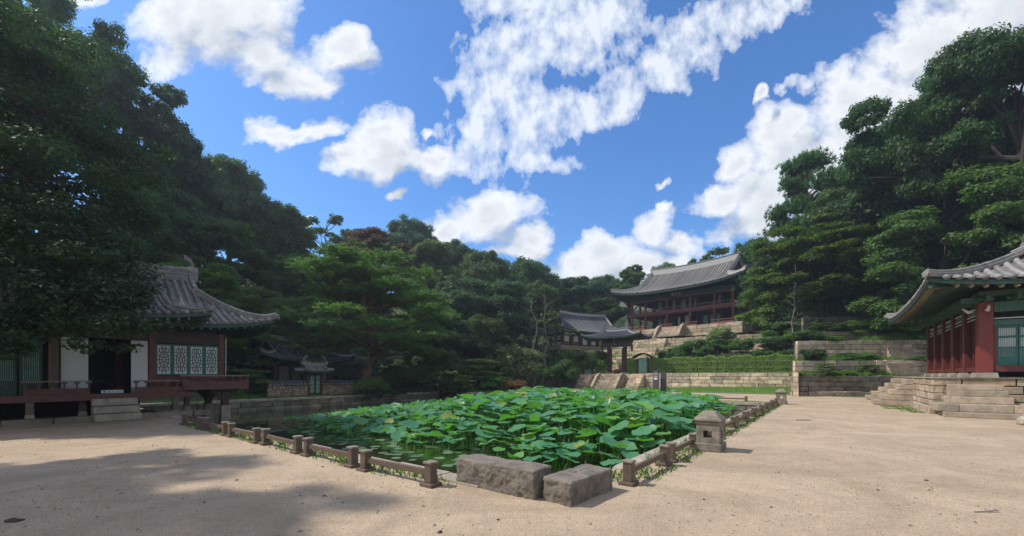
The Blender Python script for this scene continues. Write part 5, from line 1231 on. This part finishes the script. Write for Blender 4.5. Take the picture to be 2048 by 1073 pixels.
# ---- clipped hedges with bamboo trellis
def hedge(label, b0, b1, a, z, H, D, seed):
    rg = np.random.default_rng(seed); L = b0-b1; r = thing('hedge', label, 'hedge', nloc(a, b0, z), RN)
    n = int(L*H*2200+L*D*1500); f = rg.random(n); P = np.empty((n, 3)); N = unit(n, rg)*.8
    P[:, 0] = rg.random(n)*L; P[:, 1] = rg.random(n)*D; P[:, 2] = rg.random(n)*H
    fr_ = f < .62; P[fr_, 1] = rg.random(fr_.sum())**2*.25; N[fr_] += (0, -.8, .3); tp = (f > .62) & (f < .9); P[tp, 2] = H-rg.random(tp.sum())**2*.2; N[tp] += (0, 0, .9)
    wob = .07*np.sin(P[:, 0]*2.1+1)+.05*np.sin(P[:, 0]*5.3); P[:, 2] *= 1+wob*.8+rg.normal(0, .035, n); P[:, 1] += wob*.6
    N /= np.linalg.norm(N, axis=1, keepdims=True)
    link('foliage', npmesh('hedge_foliage', leaf_quads(P, N, rg.uniform(.035, .085, n), rg), mat='hedge'), r)
    mb = MB(); rn = random.Random(seed)
    for zz_ in (H*.35, H*.72): mb.tube([(0, -.1, zz_), (L*.5, -.1, zz_+.03), (L, -.1, zz_)], .018, 6)
    x = .1
    while x < L: mb.tube([(x, -.12, 0), (x+rn.uniform(-.04, .04), -.12, H*rn.uniform(.8, .95))], .018, 6); x += rn.uniform(.7, 1.3)
    mb.build('bamboo_trellis', 'bamboo', r); return r
hedge('long clipped hedge with bamboo trellis on the pale wall right of the gate', 14.1, .2, 42.9, 1.75, 1.65, .8, 1)
hedge('short clipped hedge between the gate and the east side door', 16.9, 15.7, 43.0, 1.72, 1.6, .7, 2)
hedge('short clipped hedge between the gate and the west side door', 21.1, 19.5, 43.0, 1.72, 1.6, .7, 3)
hedge('clipped hedge with pale bamboo rails left of the west side door', 30, 22.8, 43.0, 1.72, 1.55, .7, 4)
# ---- grass
def grass(name, label, rects, dens, h, seed, mat='grass', cat='grass', rot=False):
    rg = np.random.default_rng(seed); V_ = []
    for (a0, a1, b0, b1, zf, hk) in rects:
        n = int(abs(a1-a0)*abs(b1-b0)*dens); a_ = rg.uniform(min(a0, a1), max(a0, a1), n); b_ = rg.uniform(min(b0, b1), max(b0, b1), n)
        cl = (np.sin(a_*3.1+b_*2.3)+np.sin(a_*7.7-b_*5.1)+rg.normal(0, .8, n)) > -.6; a_, b_ = a_[cl], b_[cl]; n = len(a_)
        x = F0[0]+a_*U[0]+b_*V[0]; y = F0[1]+a_*U[1]+b_*V[1]
        if rot: x = RX0+a_*math.cos(RA)-(b_-RY0)*math.sin(RA); y = RY0+a_*math.sin(RA)+(b_-RY0)*math.cos(RA)
        z = np.array([terrain(p, q) for p, q in zip(a_, b_)]) if zf is None else np.full(n, zf)
        p = np.stack([x, y, z], 1); ang = rg.uniform(0, 6.28, n); w = rg.uniform(.006, .014, n)*(1+h*2); hh = h*hk*rg.uniform(.4, 1.2, n)
        s_ = np.stack([np.cos(ang), np.sin(ang), np.zeros(n)], 1)*w[:, None]; le = np.stack([rg.normal(0, .35, n)*hh, rg.normal(0, .35, n)*hh, hh], 1)
        V_.append(np.stack([p-s_, p+s_, p+le*.6+s_*.7+np.array([0, 0, .0]), p+le], 1).reshape(-1, 3))
    o = link(name, npmesh(name, np.concatenate(V_), mat=mat)); return tag(o, label, cat, kind='stuff')
grass('grass', 'thin weeds growing along the rail fences and pond kerb', [(.1, .34, 1.8, 14, 0, 1.0), (1.8, 23, .06, .42, 0, 1.25), (1.8, 23, -.28, .06, 0, .6), (-.1, .12, 3.2, 14, 0, .5), (.4, .62, 1.2, 5, 0.0, .5)], 420, .1, 1)
grass('grass', 'short bright turf below the hedge wall and beside the stairs', [(36.6, 41.8, .3, 14, None, 1), (37.5, 41.8, 23, 42, None, 1), (23.0, 24.2, .6, 20, 0, .8)], 330, .1, 2)
grass('ground_cover', 'tall grass and flowering weeds on the terrace ledges', [(.9, 8.0, 31.9, 33.25, 1.5, .9), (10.9, 20, 31.9, 33.25, 1.5, .9), (2.6, 9.8, 33.9, 35.6, 2.72, .95), (12.8, 21, 33.9, 35.6, 2.72, 1.2), (9, 22, 36.2, 38.4, 4.5, 1.1), (5.5, 24, 39.2, 43, 5.5, .8)], 260, .46, 3, rot=True)
grass('ground_cover', 'weeds and low grass on the slope behind the hedge', [(44, 46.9, 1, 14, None, 1), (47.3, 50.3, 1, 30, None, 1), (50.8, 53.8, 1, 30, None, 1), (54.3, 57.3, 1, 30, None, .8), (43.8, 46.9, 21, 36, None, 1)], 90, .4, 4)
grass('grass', 'rough grass on the far bank before the courtyard wall', [(2, 22, 27.3, 28.8, 0, 1), (8, 22, 29.5, 32.5, None, 1.8), (23.3, 26, 16, 30, 0, 1.2)], 160, .16, 5)
grass('moss', 'thin grass at the foot of the podium corner', [(19.8, 24.5, -5.45, -5.0, 0, .35), (20.6, 24.8, -5.2, -4.75, 0, .3), (22, 25.2, -4.9, -4.3, 0, .25)], 520, .1, 6)
# forest floor cover so that the hill reads as woods
def cover():
    rg = np.random.default_rng(9); n = 4200; a_ = rg.uniform(-30, 130, n); b_ = rg.uniform(-40, 95, n)
    k = ((b_ > 33) | (a_ > 63) | ((a_ > 50) & (b_ < 0)) | ((a_ < -9) & (b_ > 16))); a_, b_ = a_[k], b_[k]; cs = []
    for p, q in zip(a_, b_):
        w = fr(p, q, terrain(p, q)); r_ = rg.uniform(.9, 1.9); m = 46; d = unit(m, rg); d[:, 2] = abs(d[:, 2]); cs.append((np.array(w)+d*np.array([r_, r_, r_*.8])*rg.uniform(.6, 1, (m, 1)), d))
    P = np.concatenate([c_[0] for c_ in cs]); N = np.concatenate([c_[1] for c_ in cs])+unit(len(P), rg)*.7; N /= np.linalg.norm(N, axis=1, keepdims=True)
    o = link('undergrowth', npmesh('undergrowth', leaf_quads(P, N, rg.uniform(.16, .34, len(P)), rg), mat='leafdk')); tag(o, 'dark undergrowth covering the wooded slopes', 'undergrowth', kind='stuff')
cover()
# ---------------------------------------------------------------- lotus
def lotus_leaf(seed):
    rg = random.Random(seed); nr, ns = 5, 26; vs = [(0, 0, -.035)]; ph = [rg.uniform(0, 6.28) for _ in range(4)]; cup = rg.uniform(-.06, .13); am = rg.uniform(.5, 1.2); fold = [0, 0, .3, 0, 0, 0, .55, 0, 0][seed % 9] 
    for i in range(1, nr+1):
        r = i/nr
        for j in range(ns):
            t = 6.2832*j/ns; rr = r*(1+.05*math.sin(3*t+ph[0])+.035*math.sin(7*t+ph[1])*r)
            z = -.035*(1-r)**2+cup*r*r+.055*am*math.sin(4*t+ph[2])*r**2.2+.045*am*math.sin(9*t+ph[3])*r**3+.012*math.cos(ns/2*t)*r
            x, y = rr*math.cos(t), rr*math.sin(t)
            z += fold*abs(x)**1.6
            vs.append((x*(1-.25*fold), y, z))
    fs = [(0, 1+j, 1+(j+1) % ns) for j in range(ns)]
    for i in range(nr-1):
        for j in range(ns): a_ = 1+i*ns+j; b_ = 1+i*ns+(j+1) % ns; fs.append((a_, a_+ns, b_+ns, b_))
    return np.array(vs), fs
LV = [lotus_leaf(k) for k in range(9)]
LM = []
for k, (v, f) in enumerate(LV):
    me = bpy.data.meshes.new('lotus_leaf'); me.from_pydata(v.tolist(), [], f); uvl = me.uv_layers.new(name='leaf'); li = np.zeros(len(me.loops), dtype=np.int32); me.loops.foreach_get('vertex_index', li); uvl.data.foreach_set('uv', v[li, :2].astype(np.float32).ravel()); me.polygons.foreach_set('use_smooth', [True]*len(f)); me.materials.append(M['lotus']); me.update(); LM.append(me)
SM = []
for k in range(3):
    mb = MB(); rn = random.Random(k); dx, dy = rn.uniform(-.12, .12), rn.uniform(-.12, .12); mb.tube([(dx, dy, -1), (dx*.7, dy*.6, -.5), (dx*.1, dy*.1, -.15), (0, 0, 0)], [.02, .018, .016, .014], 5, cap=False)
    me = bpy.data.meshes.new('lotus_stem'); me.from_pydata(mb.v, [], mb.f); me.materials.append(M['stem']); me.update(); SM.append(me)
rn = random.Random(77); spots = []
def ldens(a, b):
    if a < 4.7+.35*math.sin(b*1.3) or b < 1.15 or a > 22.2: return 0, 0
    if a > 16.5 and b < .9+(a-16.5)*.75: return 0, 0
    bl = 12.3+(a-5)*.42
    if b > bl+6: return 0, 0
    edge = min(1, (a-4.4)/3.2, (b-.2)/1.3+.3)
    if b > bl: e = 1-(b-bl)/6; return (.7*e+.15)*(1 if a < 12 else .6), .14+.35*e*edge
    side = min(1, (bl-b)/5+.25)
    return 1, edge*side
tries = 0
cell = {}
while len(spots) < 2100 and tries < 90000:
    tries += 1; a = rn.uniform(4.2, 22.3); b = rn.uniform(1., 19.5); d, h = ldens(a, b)
    if rn.random() > d: continue
    md = .26 if rn.random() < .6 else .17
    key = (int(a*2), int(b*2)); ok = True
    for i in (-1, 0, 1):
        for j in (-1, 0, 1):
            for (p, q) in cell.get((key[0]+i, key[1]+j), ()):
                if (p-a)**2+(q-b)**2 < md*md: ok = False
    if not ok: continue
    cell.setdefault(key, []).append((a, b))
    z = WZ+.16+h*rn.uniform(.42, 1.22)*.98; r = rn.uniform(.2, .38)*(.75+.25*h); w = fr(a, b, z)
    spots.append((w.x, w.y, z, r, h))
def cost(s_): return math.hypot(s_[0], s_[1])-s_[2]*1.2
spots.sort(key=cost)
labs_l = ['round blue-green lotus leaf on a bare stem at the near edge of the lotus bed', 'broad lotus leaf standing among its neighbours inside the lotus bed']
def orient(rn): return (rn.gauss(0, .19), rn.gauss(.0, .19), rn.uniform(0, 6.28))
NI = 290
for i, (x, y, z, r, h) in enumerate(spots[:NI]):
    e = thing('lotus_plant', labs_l[0] if i < 110 else labs_l[1], 'lotus plant', (x, y, WZ), 0, 'near-edge lotus leaves' if i < 110 else 'lotus leaves inside the bed')
    l = link('leaf', LM[rn.randrange(9)], e, (0, 0, z-WZ), orient(rn), (r, r, r))
    s_ = link('stem', SM[rn.randrange(3)], e, (0, 0, z-WZ-.02*r), rn.uniform(0, 6), (1, 1, z-WZ+.15))
VV = []; FF = []; MI = []; off = 0; UV = []
from mathutils import Euler
for (x, y, z, r, h) in spots[NI:]:
    v, f = LV[rn.randrange(9)]; m = np.array(Euler(orient(rn)).to_matrix()); VV.append(v*r@m.T+np.array([x, y, z])); FF += [tuple(i+off for i in q) for q in f]; MI += [0]*len(f); off += len(v); UV.append(v[:, :2])
    mb = MB(); mb.tube([(x+rn.uniform(-.1, .1), y+rn.uniform(-.1, .1), WZ-.1), (x, y, z-.02)], .016, 4, cap=False); VV.append(np.array([tuple(q) for q in mb.v])); FF += [tuple(i+off for i in q) for q in mb.f]; MI += [1]*len(mb.f); off += len(mb.v); UV.append(np.ones((len(mb.v), 2)))
me = bpy.data.meshes.new('lotus_bed'); me.from_pydata(np.concatenate(VV).tolist(), [], FF); UV = np.concatenate(UV); uvl = me.uv_layers.new(name='leaf'); li = np.zeros(len(me.loops), dtype=np.int32); me.loops.foreach_get('vertex_index', li); uvl.data.foreach_set('uv', UV[li].astype(np.float32).ravel()); me.materials.append(M['lotus']); me.materials.append(M['stem']); me.polygons.foreach_set('material_index', MI); me.polygons.foreach_set('use_smooth', [True]*len(FF)); me.update()
tag(link('lotus_bed', me), 'dense bed of lotus leaves covering the middle and far part of the pond', 'lotus bed', kind='stuff')
for k, (px, py, Y, lab) in enumerate([(1187, 800, 17, 'pale closed lotus bud standing out above the leaves'), (1220, 805, 15, 'second lotus bud low among the leaves')]):
    p = at(px, py, Y); e = thing('lotus_bud', lab, 'lotus bud', (p.x, p.y, WZ)); mb = MB(); h = p.z-WZ
    mb.tube([(0, 0, h-.12), (0, 0, h-.08), (0, 0, h), (0, 0, h+.08), (0, 0, h+.15)], [.015, .05, .06, .04, .004], 10); mb.build('bud', 'bud', e, smooth=True)
    mb = MB(); mb.tube([(0, 0, 0), (0, 0, h-.12)], .014, 5); mb.build('stem', 'stem', e)
# floating lily pads
def pad_mesh(seed):
    rg = random.Random(seed); n = 18; vs = [(0, 0, .004)]+[(math.cos(t)*(1+.03*math.sin(5*t+seed)), math.sin(t)*(1+.03*math.cos(4*t)), .006+.03*max(0, math.sin(t*2+seed))) for t in [(.12+(6.283-.24)*i/(n-1)) for i in range(n)]]
    me = bpy.data.meshes.new('lily_pad'); me.from_pydata(vs, [], [(0, i, i+1) for i in range(1, n)]); me.materials.append(M['lily']); me.update(); return me
PM = [pad_mesh(k) for k in range(4)]; cnt = 0; pads = []
tries = 0
while cnt < 270 and tries < 9000:
    tries += 1; a = rn.uniform(1.1, 9.5); b = rn.uniform(1.3, 20)
    x = (a-1)/8; dn = (1 if 3.0 < a < 7 and b > 5 else .16) if b < 17.5 else .5
    if a < 2.6 and rn.random() > .12: continue
    if rn.random() > dn: continue
    if any((a-p)**2+(b-q)**2 < .17**2 for p, q in pads): continue
    pads.append((a, b)); r = rn.uniform(.1, .19); w = fr(a, b, WZ+.004+.0006*(cnt % 5))
    o = link('lily_pad', PM[rn.randrange(4)], None, w, (0, 0, rn.uniform(0, 6.28)), (r, r, r)); tag(o, 'small round lily pad floating flat on the dark water', 'lily pad', 'floating lily pads'); cnt += 1

# ---- trees beside the photographer whose shade falls over the sand
tree(-1300, -700, 1500, 5.5, 'open', 'leafdk', 'tall tree outside the left edge of the yard shading the sand', 'shade trees beside the yard', 0)
tree(-1540, -1750, 1900, 4.9, 'open', 'leafdk', 'tall tree leaning over the yard beside the viewpoint', 'shade trees beside the yard', 1)
# ---------------------------------------------------------------- summer haze
hz = MB().box(-420, 420, -420, 420, -3.5, 46).build('haze', 'soil'); hm = bpy.data.materials.new('haze'); hm.use_nodes = True; hn = hm.node_tree; hn.nodes.clear()
pv = hn.nodes.new('ShaderNodeVolumePrincipled'); pv.inputs['Density'].default_value = 0.0007; pv.inputs['Color'].default_value = (.75, .87, 1, 1); pv.inputs['Anisotropy'].default_value = .3
ho = hn.nodes.new('ShaderNodeOutputMaterial'); hn.links.new(pv.outputs[0], ho.inputs['Volume']); hz.data.materials.clear(); hz.data.materials.append(hm); tag(hz, kind='stuff')
hm.cycles.homogeneous_volume = True

# ---- loose grit and pebbles on the sand
def grit():
    rg = np.random.default_rng(31); n = 9000; Y = 3.2+rg.gamma(2.2, 2.6, n); X = rg.uniform(-1.3, 1.3, n)*Y; k = []
    for x, y in zip(X, Y): a_, b_ = inv(x, y); k.append(not (a_ > .1 and b_ > .1) and y < 19 and not (b_ < -4.5 and a_ > 17) and not (b_ > 16.5 and a_ > -3))
    X, Y = X[np.array(k)], Y[np.array(k)]; n = len(X); cl = (np.sin(X*1.7+Y*.9)+np.sin(Y*2.1-X*.6)+rg.normal(0, 1, n)) > -.3; X, Y = X[cl], Y[cl]; n = len(X)
    oc = np.array([(1, 0, 0), (0, 1, 0), (-1, 0, 0), (0, -1, 0), (0, 0, .8)]); f = [(0, 1, 4), (1, 2, 4), (2, 3, 4), (3, 0, 4)]
    s_ = rg.gamma(2.5, .0030, n)[:, None, None]+.003; an = rg.uniform(0, 6.28, n); c_, d_ = np.cos(an), np.sin(an); P = oc[None]*s_*rg.uniform(.6, 1.3, (n, 1, 3)); Q = P.copy()
    Q[..., 0] = P[..., 0]*c_[:, None]-P[..., 1]*d_[:, None]; Q[..., 1] = P[..., 0]*d_[:, None]+P[..., 1]*c_[:, None]
    Q += np.stack([X, Y, np.full(n, .0)], 1)[:, None]; F_ = (np.array(f)[None]+np.arange(n)[:, None, None]*5).reshape(-1, 3)
    tag(link('gravel', npmesh('gravel', Q.reshape(-1, 3), F_, 'grit', 3)), 'loose grit and small pebbles on the sandy yard', 'gravel', kind='stuff')
M['grit'] = stone('grit', (.40, .32, .24), (.16, .12, .09), (.1, .08, .06), 3, 1.0, .2)
grit()
